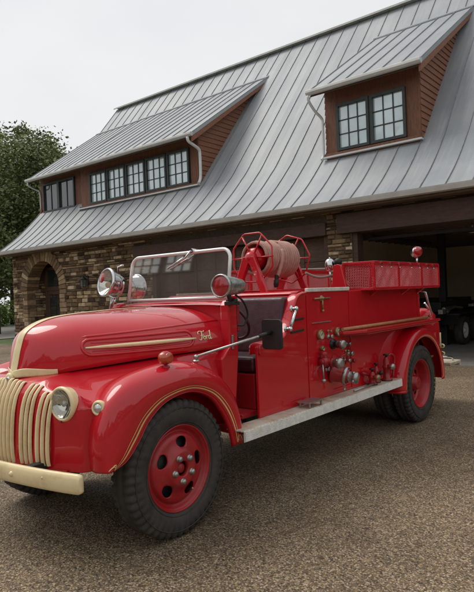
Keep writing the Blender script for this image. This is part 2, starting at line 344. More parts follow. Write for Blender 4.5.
# end wall, gable and back wall
g = MB(); g.prism([(FY + TH, 0), (20, 0), (20, 3.5), (14.45, 10.0), (FY + TH, 3.5)], XL, XL + .4, 'x'); g.prism([(FY + TH, 0), (20, 0), (20, 3.5), (14.45, 10.0), (FY + TH, 3.5)], XR - .4, XR, 'x')
g.box(XL + .4, XR - .4, 19.6, 20, 0, 3.5); g.build('end_wall', 'mortar', barn)
# individual facing stones
def in_open(x0, x1, z0, z1):
    xc, zc = (x0 + x1) / 2, (z0 + z1) / 2
    if abs(xc - AC) < AR + .02 and zc < AS: return True
    if math.hypot(xc - AC, zc - AS) < AR + .16 and zc > AS - .02: return True
    return False
st = MB(); r2 = random.Random(3)
def stone_region(X0, X1, Z0, Z1, yf, ax='x', sgn=-1):
    z = Z0
    while z < Z1 - .02:
        h = min(r2.choice([.06, .075, .09, .11, .14]), Z1 - z); x = X0 - r2.uniform(0, .15)
        while x < X1:
            L = r2.uniform(.14, .48) * (1.2 if h < .09 else .85); a, b = max(x, X0), min(x + L, X1); x += L
            if b - a < .05 or in_open(a, b, z, z + h): continue
            # clip at arch jambs
            if z < AS and ax == 'x':
                if a < AC - AR < b: b = AC - AR
                if a < AC + AR < b: a = AC + AR
            p = r2.uniform(.012, .05); j = lambda s=.012: r2.uniform(-1.7 * s, 1.7 * s); m_ = .007; bv = .014
            f = [(a + m_, z + m_), (b - m_, z + m_), (b - m_, z + h - m_), (a + m_, z + h - m_)]
            f2 = [(a + bv + abs(j()), z + bv + abs(j(.008))), (b - bv - abs(j()), z + bv + abs(j(.008))), (b - bv - abs(j()), z + h - bv - abs(j(.008))), (a + bv + abs(j()), z + h - bv - abs(j(.008)))]
            if f2[2][1] <= f2[1][1] or f2[1][0] <= f2[0][0]: f2 = [(u + (v_ - u) * .0 + (.004 if i in (0, 3) else -.004), q + (.003 if i < 2 else -.003)) for i, (u, q) in enumerate(f) for v_ in (u,)]
            if ax == 'x': vs = [(u, yf, q) for u, q in f] + [(u, yf - p + j(.008), q) for u, q in f2]
            else: vs = [(yf, u, q) for u, q in f] + [(yf + sgn * (p * .6) + j(.004), u, q) for u, q in f2]
            st.add(vs, [(4, 5, 6, 7), (0, 1, 5, 4), (1, 2, 6, 5), (2, 3, 7, 6), (3, 0, 4, 7)])
        z += h
stone_region(XL, BAY1[0], 0, WH, FY); stone_region(BAY1[1], BAY2[0], 0, 2.86, FY); stone_region(BAY1[0], XR, 3.34, WH, FY); stone_region(BAY1[1]-.02, BAY2[0], 2.86, 3.34, FY)
stone_region(BAY2[1], XR, 0, 3.34, FY); stone_region(FY + .02, 10.4, 0, AS + .4, AC - AR - .0, 'y', 1)
stone_region(FY, 20, 0, 3.4, XL, 'y', -1)
st.build('stone_facing', 'stone', barn)
# voussoirs of the arch
vo = MB(); nv = 25
for i in range(nv):
    a0 = PI * (i + .06) / nv; a1 = PI * (i + .94) / nv; ro = AR + .40 + r2.uniform(-.06, .06); y1 = FY - .05 - r2.uniform(0, .03); ri = AR - .02
    pts = [(AC + q * math.cos(a), AS + q * math.sin(a)) for q, a in ((ri, a0), (ro, a0), (ro, a1), (ri, a1))]
    vo.prism(pts, y1, FY + .44, 'y')
for s_ in (-1, 1):
    z = 0
    while z < AS - .03:
        h = min(r2.uniform(.12, .22), AS - z); wd = r2.uniform(.2, .42); xa = AC + s_ * (AR - .02); xb = AC + s_ * (AR + wd)
        vo.box(min(xa, xb), max(xa, xb), FY - .05 - r2.uniform(0, .02), FY + .3, z + .008, z + h - .008); z += h
vo.build('stone_arch', 'stone_warm', barn, bevel=.012)
# porch recess behind the arch, with a timber framed entrance
rc = MB(); rc.box(AC - AR - .5, AC - AR - .05, FY + TH, 11.0, 0, 3.2); rc.box(AC + AR + .0, AC + AR + .4, FY + TH, 11.0, 0, 3.2); rc.box(AC - AR - .5, AC + AR + .4, 10.55, 10.75, 0, 3.3); rc.box(AC - AR - .5, AC + AR + .4, FY + TH, 11, 3.2, 3.3)
rc.build('porch_recess', 'mortar', barn)
ed = MB(); dy = 9.62; dx0 = AC - 1.05; dx1 = AC + 1.05
ed.box(dx0, dx0 + .14, dy, dy + .12, 0, 2.9); ed.box(dx1 - .14, dx1, dy, dy + .12, 0, 2.9); ed.box(dx0 + .14, dx1 - .14, dy, dy + .12, 2.0, 2.16); ed.box(dx0 + .14, dx1 - .14, dy, dy + .12, 2.78, 2.9); ed.box(AC - .07, AC + .07, dy - .01, dy + .11, 0, 2.0)
ed.box(AC - .05, AC + .05, dy - .01, dy + .11, 2.16, 2.78)
for a, b in ((dx0 + .14, AC - .07), (AC + .07, dx1 - .14)):
    ed.box(a, b, dy + .02, dy + .08, 0, .85); ed.box(a, b, dy + .02, dy + .08, 1.85, 2.0); ed.box(a, a + .1, dy + .02, dy + .08, .85, 1.85); ed.box(b - .1, b, dy + .02, dy + .08, .85, 1.85)
edo = ed.build('entrance_door', 'doorwood', barn, bevel=.008)
gp = MB(); gp.box(dx0 + .2, dx1 - .2, dy + .045, dy + .06, .86, 1.84); gp.box(dx0 + .15, dx1 - .15, dy + .045, dy + .06, 2.17, 2.77); gp.build('pane', 'pane_dark', edo)
# door headers and closed bay door
h1 = MB(); h1.box(BAY1[0] - .75, BAY1[1] - .003, FY - .10, FY + .1, 2.86, 3.155); h1.build('door_header', 'timber', barn, bevel=.01)
h2 = MB(); h2.box(BAY2[0] - .32, BAY2[1] + .3, FY - .12, FY + .30, 2.86, 3.30); h2.build('door_header', 'timber', barn, bevel=.01)
jb = MB(); jb.box(BAY2[0], BAY2[0] + .12, FY + .02, FY + .3, 0, 2.858); jb.box(BAY1[1] - .12, BAY1[1], FY + .02, FY + .3, 0, 2.858); jb.box(BAY1[0], BAY1[0] + .12, FY + .02, FY + .3, 0, 2.858); jb.split('door_jamb', 'timber', barn, bevel=.008)
gd = MB(); x0, x1 = BAY1[0] + .12, BAY1[1] - .12; Yd = FY + .22
for k in range(5):
    z0 = .02 + k * .568; gd.box(x0, x1, Yd, Yd + .05, z0, z0 + .56)
for k in range(9):
    xx = x0 + (x1 - x0) * k / 8; gd.box(max(x0, xx - .05), min(x1, xx + .05), Yd - .02, Yd - .001, .02, 2.85)
gdo = gd.build('garage_door', 'doorwood', barn, bevel=.006)
# garage interior
gi = MB(); gi.box(BAY2[0] - 1.6, BAY2[0] - 1.5, FY + TH, 18.3, 0, 3.3); gi.box(6.0, 6.1, FY + TH, 18.3, 0, 3.3); gi.box(BAY2[0] - 1.6, 6.1, 18.2, 18.3, 0, 3.3); gi.box(BAY2[0] - 1.6, BAY1[1] + .3, FY + TH, FY + TH + .1, 0, 3.3)
gi.build('interior_wall', 'plaster', barn)
fl = MB().box(-4.05, -2.55, 9.4, 18.2, -.02, .018).build('garage_floor', 'concrete'); fl['kind'] = 'structure'
cj = MB(); cj.box(BAY2[0] - 1.5, 6.0, FY + TH, 18.2, 3.18, 3.24)
for k in range(20): yy = 9.6 + k * .45; cj.box(BAY2[0] - 1.5, 6.0, yy, yy + .06, 2.98, 3.178)
cj.build('ceiling', 'soffit', barn)
pc = MB(); pc.box(-1.99, -1.81, 12.6, 12.78, .02, 2.98); pc.build('support_post', 'black', barn, bevel=.01)
rl = MB()
for xx in (BAY2[0] + .25, 5.0): rl.bar((xx, FY + .5, 2.8), (xx, 13.0, 2.8), .05, .06)
rl.bar((BAY2[0] + .2, FY + .42, 2.72), (5.2, FY + .42, 2.72), .06, .06); rl.build('door_track', 'black', barn)

# ---- main roof: flared (bell-cast) profile
S = 1.22
def prof(t):        # t from 0 (eave) to 1 (ridge)
    base = [(8.47, 3.545), (8.72, 3.725), (9.02, 3.95), (9.32, 4.205), (9.62, 4.485), (9.88, 4.745), (10.14, 5.01), (10.5, 5.01 + .36 * S)]
    if t < .5: p = cat1([(a, b, 0) for a, b in base], t * 2); return p[0], p[1]
    k = (t - .5) * 2; y = 10.5 + (14.45 - 10.5) * k; return y, 5.01 + (y - 10.14) * S
RX0, RX1 = -17.15, 9.4
ts = [i / 40 for i in range(21)] + [.5 + .5 * i / 8 for i in range(1, 9)]
rf = MB()
P = [prof(t) for t in ts]; back = [(14.45 + (14.45 - y), z) for y, z in reversed(P)]
allp = P + back[1:]
nx = 2
vs = []; 
for (y, z) in allp: vs += [(RX0, y, z), (RX1, y, z), (RX0, y, z - .10), (RX1, y, z - .10)]
fs = []
for i in range(len(allp) - 1):
    a, b = 4 * i, 4 * i + 4; fs += [(a, a + 1, b + 1, b), (a + 2, b + 2, b + 3, a + 3), (a, b, b + 2, a + 2), (a + 1, a + 3, b + 3, b + 1)]
e = 4 * (len(allp) - 1); fs += [(0, 2, 3, 1), (e, e + 1, e + 3, e + 2)]
rf.add(vs, fs, False)
roof = rf.build('roof', 'roof', barn, smooth_all=True)
roof.data.polygons.foreach_set('use_smooth', [True] * len(roof.data.polygons))
md = roof.modifiers.new('split', 'EDGE_SPLIT'); md.split_angle = R(35)
sm_ = MB(); k = -34
xs = [-4.378 + .512 * k for k in range(-24, 27)]
for x in [RX0 + .02] + [q for q in xs if RX0 + .1 < q < RX1 - .05] + [RX1 - .02]:
    vs = []; wd = .006; hh = .024
    for (y, z) in P: vs += [(x - wd, y, z - .01), (x - wd, y - .8 * hh, z + .65 * hh), (x + wd, y - .8 * hh, z + .65 * hh), (x + wd, y, z - .01)]
    fs = [(4 * i + j, 4 * i + 4 + j, 4 * i + 5 + j, 4 * i + 1 + j) for i in range(len(P) - 1) for j in range(3)] + [(0, 1, 2, 3), (4 * len(P) - 1, 4 * len(P) - 2, 4 * len(P) - 3, 4 * len(P) - 4)]
    sm_.add(vs, fs)
sm_.build('roof_seam', 'seam', roof)
rc_ = MB(); rc_.prism([(14.25, 10.27 - .03), (14.45, 10.34), (14.65, 10.24), (14.65, 10.30), (14.45, 10.41), (14.25, 10.30)], RX0 - .02, RX1, 'x'); rc_.build('ridge_cap', 'gutter', roof)
# gutter (half-round) along the eave, and fascia + soffit
gt = MB(); gp_ = [(8.47 + .0, 3.52), (8.46, 3.44), (8.40, 3.40), (8.34, 3.42), (8.32, 3.50), (8.315, 3.53), (8.33, 3.53), (8.345, 3.45), (8.40, 3.42), (8.44, 3.45), (8.455, 3.53)]
gt.prism([(a, b + .0) for a, b in gp_], RX0, RX1, 'x'); gt.build('gutter', 'gutter', barn)
sf = MB(); sf.box(XL - .1, XR, 8.475, 8.50, 3.36, 3.54); sf.box(XL - .1, XR, 8.502, FY - .004, 3.36, 3.40)
sf.build('soffit', 'soffit', barn)

# ---- dormers (shed roofed)
def dormer_roof(x0, x1, ye, ze, yt, zt, name='dormer_roof', ext=0):
    d = MB(); th = .09; sl = (zt - ze) / (yt - ye)
    d.prism([(ye, ze), (yt, zt), (yt, zt - th), (ye, ze - th)], x0, x1, 'x'); o = d.build(name, 'roof', barn)
    s_ = MB(); n = max(2, round((x1 - x0) / .46))
    for i in range(n + 1):
        x = x0 + .015 + (x1 - x0 - .03) * i / n; vs = []
        for (y, z) in ((ye, ze), (yt, zt)): vs += [(x - .007, y, z - .01), (x - .007, y - .01, z + .026), (x + .007, y - .01, z + .026), (x + .007, y, z - .01)]
        s_.add(vs, [(0, 4, 5, 1), (1, 5, 6, 2), (2, 6, 7, 3), (0, 1, 2, 3), (7, 6, 5, 4)])
    s_.build('roof_seam', 'seam', o)
    f = MB(); f.prism([(yt - .05, zt + .015), (yt + .06, zt + .09), (yt + .06, zt + .02), (yt - .05, zt - .02)], x0 - .05, x1 + .02, 'x'); f.build('flashing', 'roof', o)
    g_ = MB(); g_.prism([(ye + .02, ze + .01), (ye - .11, ze + .01), (ye - .12, ze - .06), (ye - .08, ze - .11), (ye - .01, ze - .11), (ye + .02, ze - .06)], x0 - .02, x1 + .02, 'x'); g_.build('gutter', 'gutter', o, bevel=.01)
    return o
def rake_board(x, ye, ze, yt, zt):
    b = MB(); b.prism([(ye, ze - .09), (yt - .05, zt - .12), (yt - .35, zt - .55 + .1), (ye, ze - .26)], x - .05, x, 'x'); b.build('rake_board', 'cedar', barn)
def roofz(y):
    if y >= 10.14: return 5.01 + (y - 10.14) * S
    best = min((abs(prof(i / 400)[0] - y), prof(i / 400)[1]) for i in range(200)); return best[1]
def cheek(x, yf, zb, ye, ze, yt, zt, out):  # triangular side wall with lapped boards
    c = MB(); sl = (zt - ze) / (yt - ye); z = zb - .1
    while z < zt - .15:
        # board spans from front wall to the roof plane, clipped by dormer roof
        z1 = z + .15; ya = yf; zu = lambda y: ze + (y - ye) * sl - .1
        if zu(ya) < z1: ya = ye + (z1 + .1 - ze) / sl
        yb = 10.14 + (z - 5.01) / S + .1
        if yb > ya + .03:
            yb = max(yb, ya + .05); xa, xb = (x - .03, x + .02) if out > 0 else (x - .02, x + .03)
            o0, o1 = (x + out * .028, x + out * .006)
            c.add([(x - out * .06, ya, z), (x - out * .06, yb, z), (x - out * .06, yb, z1), (x - out * .06, ya, z1), (o0, ya, z), (o0, yb, z), (o1, yb, z1), (o1, ya, z1)],
                  [(0, 1, 2, 3), (4, 5, 6, 7), (0, 4, 5, 1), (3, 2, 6, 7), (0, 3, 7, 4), (1, 5, 6, 2)])
        z = z1
    return c.build('dormer_cheek', 'cedar', barn)
def window(x0, x1, z0, z1, y, cols, rows, pane='pane'):
    f = MB(); t = .065; d = .09
    f.box(x0, x0 + t, y - d, y + .02, z0, z1); f.box(x1 - t, x1, y - d, y + .02, z0, z1); f.box(x0 + t, x1 - t, y - d, y + .02, z1 - t, z1); f.box(x0 + t, x1 - t, y - d, y + .02, z0, z0 + t)
    for i in range(1, cols): xx = x0 + t + (x1 - x0 - 2 * t) * i / cols; f.box(xx - .011, xx + .011, y - .045, y - .012, z0 + t, z1 - t)
    for i in range(1, rows): zz = z0 + t + (z1 - z0 - 2 * t) * i / rows; f.box(x0 + t, x1 - t, y - .043, y - .014, zz - .011, zz + .011)
    o = f.build('window', 'winframe', barn)
    p = MB(); 
    for i in range(cols):
        for j in range(rows):   # each light slightly out of plane, as real glazing is
            a = x0 + t + (x1 - x0 - 2 * t) * i / cols; b = x0 + t + (x1 - x0 - 2 * t) * (i + 1) / cols; c0 = z0 + t + (z1 - z0 - 2 * t) * j / rows; c1 = z0 + t + (z1 - z0 - 2 * t) * (j + 1) / rows
            q = lambda: r2.uniform(-.0025, .0025); y_ = y - .02
            p.add([(a, y_ + q(), c0), (b, y_ + q(), c0), (b, y_ + q(), c1), (a, y_ + q(), c1)], [(0, 1, 2, 3)])
    p.build('pane', pane, o)
    return o
# right dormer
Yf = 10.0
dr = MB()
dr.box(-3.73, -3.40, Yf - .0, Yf + .15, 4.70, 6.60); dr.box(-1.62, -1.30, Yf - .0, Yf + .15, 4.70, 6.60); dr.box(-3.40, -1.62, Yf, Yf + .15, 6.17, 6.60); dr.box(-3.40, -1.62, Yf, Yf + .15, 4.70, 5.02); dr.box(-3.76, -1.28, Yf - .07, Yf - .002, 4.93, 5.0)
dr.build('dormer_wall', 'post', barn, bevel=.006)
ds = MB(); ds.box(-3.80, -1.25, Yf - .12, Yf - .004, 4.885, 4.925); ds.build('sill_flashing', 'gutter_pale', barn)
window(-3.40, -2.53, 5.02, 6.17, Yf + .02, 3, 3); window(-2.49, -1.62, 5.02, 6.17, Yf + .02, 3, 3)
dr2 = MB(); dr2.box(-2.53, -2.49, Yf - .04, Yf + .1, 5.02, 6.17); dr2.build('mullion', 'winframe', barn)
dormer_roof(-3.90, -1.05, 9.5, 6.50, 13.45, 9.06); rake_board(-1.06, 9.5, 6.50, 13.45, 9.06)
cheek(-1.30, Yf + .02, 4.75, 9.5, 6.50, 13.45, 9.06, 1); cheek(-3.73, Yf + .02, 4.75, 9.5, 6.50, 13.45, 9.06, -1)
dsf = MB(); dsf.prism([(9.52, 6.395), (10.02, 6.70), (10.02, 6.66), (9.52, 6.36)], -3.86, -1.12, 'x'); dsf.build('dormer_soffit', 'soffit', barn)
sp = MB(); sp.tube(smooth_path([(-3.86, 9.42, 6.38), (-3.86, 9.46, 6.24), (-3.84, 9.7, 6.05), (-3.80, 9.93, 5.92), (-3.79, 9.95, 5.75), (-3.79, 9.95, 5.2), (-3.79, 9.93, 4.98), (-3.79, 9.86, 4.86)], 24), .035, 8); sp.build('downspout', 'gutter_pale', barn)
# left dormer: five light band to the right, set-back part with a dark window to the left
Yl = 10.05; Yl2 = 10.30
dl = MB(); dl.box(-14.05, -13.50, Yl, Yl + .15, 4.75, 6.55); dl.box(-8.50, -8.18, Yl, Yl + .15, 4.75, 6.55); dl.box(-13.50, -8.50, Yl, Yl + .15, 6.12, 6.55); dl.box(-13.50, -8.50, Yl, Yl + .15, 4.75, 5.02)
dl.box(-14.08, -8.15, Yl - .07, Yl - .002, 4.95, 5.01); dl.box(-14.05, -13.97, Yl + .15, Yl2 + .1, 4.75, 6.55)
dl.build('dormer_wall', 'post', barn, bevel=.006)
ds = MB(); ds.box(-14.1, -8.12, Yl - .12, Yl - .004, 4.905, 4.945); ds.build('sill_flashing', 'gutter_pale', barn)
for i in range(5): window(-13.50 + i * 1.0 + .02, -12.50 + i * 1.0 - .02, 5.02, 6.12, Yl + .02, 3, 3)
dl2 = MB(); dl2.box(-17.10, -16.85, Yl2, Yl2 + .12, 4.9, 6.5); dl2.box(-14.75, -14.05, Yl2, Yl2 + .12, 4.9, 6.5); dl2.box(-16.85, -14.75, Yl2, Yl2 + .12, 6.28, 6.5); dl2.box(-16.85, -14.75, Yl2, Yl2 + .12, 4.9, 5.14); dl2.box(-17.12, -14.1, Yl2 - .06, Yl2 - .002, 5.07, 5.12)
dl2.box(-17.13, -17.0, Yl2 - .05, 12.9, 4.9, 5.3)
dl2.build('dormer_wall', 'post', barn, bevel=.006)
window(-16.85, -15.80, 5.14, 6.28, Yl2 + .02, 2, 1, 'pane_dark'); window(-15.80, -14.75, 5.14, 6.28, Yl2 + .02, 2, 1, 'pane_dark')
dormer_roof(-14.30, -7.86, 9.5, 6.34, 13.38, 8.97); rake_board(-7.87, 9.5, 6.34, 13.38, 8.97); dormer_roof(-17.30, -14.29, 9.85, 6.47, 13.38, 8.96)
cheek(-8.18, Yl + .02, 4.75, 9.5, 6.34, 13.38, 8.97, 1); cheek(-17.08, Yl2 + .05, 4.95, 9.85, 6.47, 13.38, 8.96, -1)
dsf = MB(); dsf.prism([(9.52, 6.235), (10.06, 6.56), (10.06, 6.52), (9.52, 6.20)], -14.25, -7.9, 'x'); dsf.prism([(9.87, 6.36), (10.3, 6.62), (10.3, 6.58), (9.87, 6.33)], -17.25, -14.3, 'x'); dsf.build('dormer_soffit', 'soffit', barn)
sp = MB(); sp.tube(smooth_path([(-7.98, 9.42, 6.22), (-7.98, 9.46, 6.10), (-8.0, 9.7, 6.03), (-8.02, 9.93, 5.95), (-8.03, 9.98, 5.8), (-8.03, 9.98, 5.25), (-8.03, 9.95, 5.05), (-8.0, 9.85, 4.93)], 24), .045, 8); sp.build('downspout', 'gutter_pale', barn)
sp = MB(); sp.tube(smooth_path([(-17.2, 9.8, 6.36), (-17.2, 9.84, 6.22), (-17.16, 10.1, 6.1), (-17.10, 10.26, 5.98), (-17.10, 10.28, 5.25)], 16), .028, 8); sp.build('downspout', 'gutter_pale', barn)
# wall lantern
ln = empty('wall_lantern', (-12.3, FY - .06, 2.2), 'small black wall lantern on the stone wall right of the arched porch', 'lantern')
a = MB(); a.box(-12.36, -12.24, FY - .05, FY - .01, 2.10, 2.42); a.tube(smooth_path([(-12.3, FY - .05, 2.36), (-12.3, FY - .12, 2.44), (-12.3, FY - .2, 2.42), (-12.3, FY - .2, 2.36)], 8), .012, 6); a.build('bracket', 'dark_iron', ln)
a = MB()
for sx_ in (-1, 1):
    for sy in (-1, 1): a.bar((-12.3 + sx_ * .055, FY - .2 + sy * .055, 2.04), (-12.3 + sx_ * .085, FY - .2 + sy * .085, 2.28), .012, .012)
a.lathe([(.001, .12), (.03, .10), (.14, .0), (.13, -.01)], (-12.3, FY - .2, 2.28), (0, 0, 1), 4, PI / 4, PI / 4 + 2 * PI); a.box(-12.36, -12.24, FY - .26, FY - .14, 2.02, 2.045)
a.build('cage', 'dark_iron', ln); a = MB(); a.box(-12.36, -12.24, FY - .26, FY - .14, 2.05, 2.27); a.build('glass', 'pane_mid', ln)

# ---- black trailer in the garage
tr = empty('flatbed_trailer', (-1.9, 13.4, 0), 'black car hauling trailer with white rimmed tandem wheels parked in dark garage', 'trailer')
a = MB(); a.box(-3.4, -1.75, 11.6, 16.4, .78, .90); a.box(-3.45, -3.35, 11.4, 16.6, .70, .86); a.box(-1.75, -1.68, 11.4, 16.6, .72, .88)
for k in range(8): a.box(-3.35, -1.75, 11.6 + k * .65, 11.66 + k * .65, .66, .778)
a.build('deck', 'black', tr, bevel=.005)
a = MB(); a.box(-1.72, -1.35, 12.25, 15.0, .84, .87); a.prism([(12.25, .84), (12.0, .62), (12.02, .60), (12.3, .82)], -1.72, -1.35, 'x'); a.prism([(15.0, .84), (15.3, .62), (15.27, .60), (14.95, .82)], -1.72, -1.35, 'x'); a.build('mudguard', 'black', tr)
for y in (12.95, 14.15):
    a = MB(); a.lathe([(.20, 0), (.24, .10), (.36, .11), (.385, .07), (.385, -.07), (.36, -.11), (.2, -.1)], (-1.52, y, .405), (1, 0, 0), 32); t_ = a.build('wheel', 'tyre', tr)
    a = MB(); a.lathe([(.215, .085), (.20, .10), (.18, .04), (.12, .02), (.07, .05), (.06, .09), (.001, .10)], (-1.52, y, .405), (1, 0, 0), 28); a.build('rim', 'white_paint', t_)
a = MB(); a.box(-3.3, -1.8, 12.2, 13.2, .902, 1.18); a.box(-3.2, -2.0, 13.6, 15.4, .902, 1.25); a.box(-2.5, -1.9, 15.5, 16.2, .902, 1.12); a.build('load', 'black', tr, bevel=.03)
a = MB(); a.tube([(-1.7, 12.1, 1.0), (-1.7, 12.9, 1.02), (-1.7, 13.5, .97)], .05, 8); a.tube([(-1.65, 12.2, .9), (-1.62, 12.35, 1.0), (-1.62, 12.55, 1.02)], .04, 8); a.box(-1.72, -1.6, 11.75, 12.0, .88, 1.0); a.box(-1.74, -1.6, 14.2, 14.8, .98, 1.06); a.build('winch', 'steel', tr, bevel=.01)
a = MB(); a.lathe([(.001, 0), (.06, .01), (.09, .08), (.1, .1)], (-.45, 10.6, 2.86), (0, 0, -1), 16); a.tube([(-.45, 10.6, 2.98), (-.45, 10.6, 2.86)], .02, 6); cl = a.build('ceiling_lamp', 'steel'); tag(cl, 'small unlit metal lamp hanging from the garage ceiling joists', 'lamp')

# ------------------------------------------------------------------ TREES
def tree(loc, h, rad, label, group, seed, nclump=150, nleaf=130, ls=.13, leaf='leaf', trunk_r=.22, crown_base=.28):
    rr = random.Random(seed); X, Y, Z = loc
    root = empty('deciduous_tree', loc, label, 'tree', group)
    t = MB(); top = Vector((X + rr.uniform(-.5, .5), Y + rr.uniform(-.4, .4), Z + h * .75))
    t.tube(smooth_path([(X, Y, Z), (X + .1, Y, Z + h * .2), (X - .1, Y + .1, Z + h * .45), top], 12), [trunk_r * (1 - .8 * i / 12) for i in range(13)], 8)
    for k in range(14):
        f = rr.uniform(.25, .65); a = rr.uniform(0, 2 * PI); b0 = Vector((X, Y, Z + h * f)); L = rad * rr.uniform(.5, .9); e = b0 + Vector((math.cos(a) * L, math.sin(a) * L, L * rr.uniform(.4, .9)))
        t.tube(smooth_path([b0, (b0 + e) / 2 + Vector((0, 0, -.2)), e], 6), [trunk_r * .4 * (1 - .12 * i) for i in range(7)], 6)
    t.build('trunk', 'bark', root)
    c = MB(); cz = Z + h * (crown_base + 1) / 2; rz = h * (1 - crown_base) / 2
    for k in range(nclump):
        while True:
            p = Vector((rr.uniform(-1, 1), rr.uniform(-1, 1), rr.uniform(-1, 1)))
            if .25 < p.length < 1: break
        p = p * (.55 + .45 * rr.random() ** .5) / max(p.length, .5) * min(1, p.length + .25)
        wob = 1 + .22 * math.sin(3 * p.x + seed) * math.cos(4 * p.y + p.z * 3)
        C_ = Vector((X + p.x * rad * wob, Y + p.y * rad * wob, cz + p.z * rz * wob)); cr = rr.uniform(.35, .8) * rad * .24
        for q in range(nleaf):
            while True:
                d = Vector((rr.gauss(0, .5), rr.gauss(0, .5), rr.gauss(0, .42)))
                if d.length < 1.4: break
            o = C_ + d * cr; s_ = ls * rr.uniform(.6, 1.3); u = Vector((rr.uniform(-1, 1), rr.uniform(-1, 1), rr.uniform(-.6, .6))).normalized(); v = u.cross(Vector((rr.uniform(-1, 1), rr.uniform(-1, 1), rr.uniform(-1, 1)))).normalized()
            c.add([o - u * s_ * .5, o + v * s_ * .3, o + u * s_ * .5, o - v * s_ * .3], [(0, 1, 2, 3)])
    c.build('crown', leaf, root)
tree((-27.5, 15.5, 0), 11.2, 5.3, 'tall dense green tree rising behind the left end of the roof', None, 11, 420, 230, .19)
tree((-37, 20, 0), 11.5, 5.2, 'broad darker tree farther back, cut by the left edge of the photo', None, 12, 200, 130, .34)
tree((-25.2, 12.6, 0), 6.2, 2.5, 'shorter tree in front, just left of the stone corner below the eave', None, 13, 120, 120, .2, trunk_r=.12, crown_base=.30)
tree((-36.5, 17.5, 0), 2.0, 2.6, 'low bright green shrub in the lawn left of the stone wall', None, 15, 50, 120, .16, 'leaf_bright', .05, .0)

# ---- loose chippings lying on the drive
rr = random.Random(21); a = MB()
for k in range(2600):
    x = rr.uniform(-6, 6.5); y = rr.uniform(-5, 7.5) ; q = rr.uniform(.0025, .0065)
    o_ = [Vector((rr.uniform(.6, 1) * q * sx, rr.uniform(.6, 1) * q * sy, 0)) for sx, sy in ((-1, -1), (1, -1), (1, 1), (-1, 1))]; an = rr.uniform(0, 3); c, sn = math.cos(an), math.sin(an)
    P4 = [Vector((x + v.x * c - v.y * sn, y + v.x * sn + v.y * c, .001)) for v in o_]; Q4 = [p * 1 + (Vector((x, y, .001)) - p) * .35 + Vector((0, 0, q * rr.uniform(.6, 1.1))) for p in P4]
    a.add(P4 + Q4, [(4, 5, 6, 7), (0, 1, 5, 4), (1, 2, 6, 5), (2, 3, 7, 6), (3, 0, 4, 7)])
tag(a.build('loose_chippings', 'stone_warm'), 'tiny loose stone chippings scattered over the driveway', 'gravel', kind='stuff')
# ---- unseen wood behind the camera, added for paint and chrome to reflect
rr = random.Random(5); a = MB()
for k in range(9000):
    an = R(rr.uniform(-165, 52)); d = rr.uniform(42, 56); hgt = 7 + 2.5 * math.sin(an * 9) + 1.5 * math.sin(an * 23); z = rr.random() ** .8 * hgt; c_ = Vector((math.cos(an) * d, math.sin(an) * d - 2, z)); q = rr.uniform(.5, 1.1)
    u = Vector((rr.uniform(-1, 1), rr.uniform(-1, 1), rr.uniform(-1, 1))).normalized(); v = u.cross(Vector((rr.uniform(-1, 1), rr.uniform(-1, 1), rr.uniform(-1, 1)))).normalized(); a.add([c_ - u * q, c_ + v * q * .6, c_ + u * q, c_ - v * q * .6], [(0, 1, 2, 3)])
tag(a.build('reflected_woodland', 'leaf'), 'unseen belt of green woodland behind the camera, added for reflections in the paint', 'woodland', kind='stuff')
# ---- house across the drive (behind the camera, mirrored in the windshield)
nh = empty('neighbouring_house', (-20, -17, 0), 'brown timber house across the drive, seen only as the mirrored wall in the windshield', 'house')
a = MB(); a.box(-34, -11.5, -20, -14, 0, 9.6); a.build('wall', 'timber', nh)
a = MB(); a.prism([(-20.6, 9.5), (-13.4, 9.5), (-17, 13)], -34.6, -10.9, 'x'); a.build('roof', 'seam', nh)
for x0_, x1_ in ((-19.5, -17.5), (-17.1, -15.3)):
    a = MB(); a.box(x0_ - .1, x1_ + .1, -13.99, -13.93, 8.0, 8.08); a.box(x0_ - .1, x1_ + .1, -13.99, -13.93, 8.92, 9.0)
    for k in range(4): xx = x0_ + (x1_ - x0_) * k / 3; a.box(xx - .06, xx + .06, -13.99, -13.94, 8.08, 8.92)
    a.box(x0_, x1_, -13.985, -13.945, 8.47, 8.53); o = a.build('window', 'timber', nh)
    a = MB(); a.box(x0_, x1_, -13.995, -13.97, 8.0, 8.95); a.build('pane', 'white_paint', o)

# ==TRUCK==
# ------------------------------------------------------------------ FIRE ENGINE (front axle at y=0, nose towards -y, its left side faces +x)
tk = empty('fire_engine', (0, 1.95, 0), 'vintage red fire engine with cream grille and open cab parked on the driveway', 'fire engine')
WB = 3.915; TR = .45
# ---- chassis
a = MB()
for s in (-1, 1): a.box(s * .43 - .04, s * .43 + .04, -.72, 4.9, .50, .66)
for y in (-.3, .7, 1.6, 2.6, 3.5, 4.5): a.box(-.39, .39, y, y + .08, .52, .62)
a.tube([(-.62, 0, .42), (.62, 0, .42)], .04, 10); a.tube([(-.5, WB, .45), (.5, WB, .45)], .07, 12); a.sphere((0, WB, .45), .2, n=16, m=10); a.tube([(0, .9, .5), (0, WB - .2, .46)], .04, 10)
a.box(-.35, .35, -.5, .62, .45, .98); a.box(-.55, .6, 1.0, 2.3, .42, .585); a.box(-.6, .6, 2.35, 3.3, .40, .56); a.box(-.55, .55, 4.45, 4.8, .45, .6)
a.build('chassis', 'black', tk, bevel=.008)
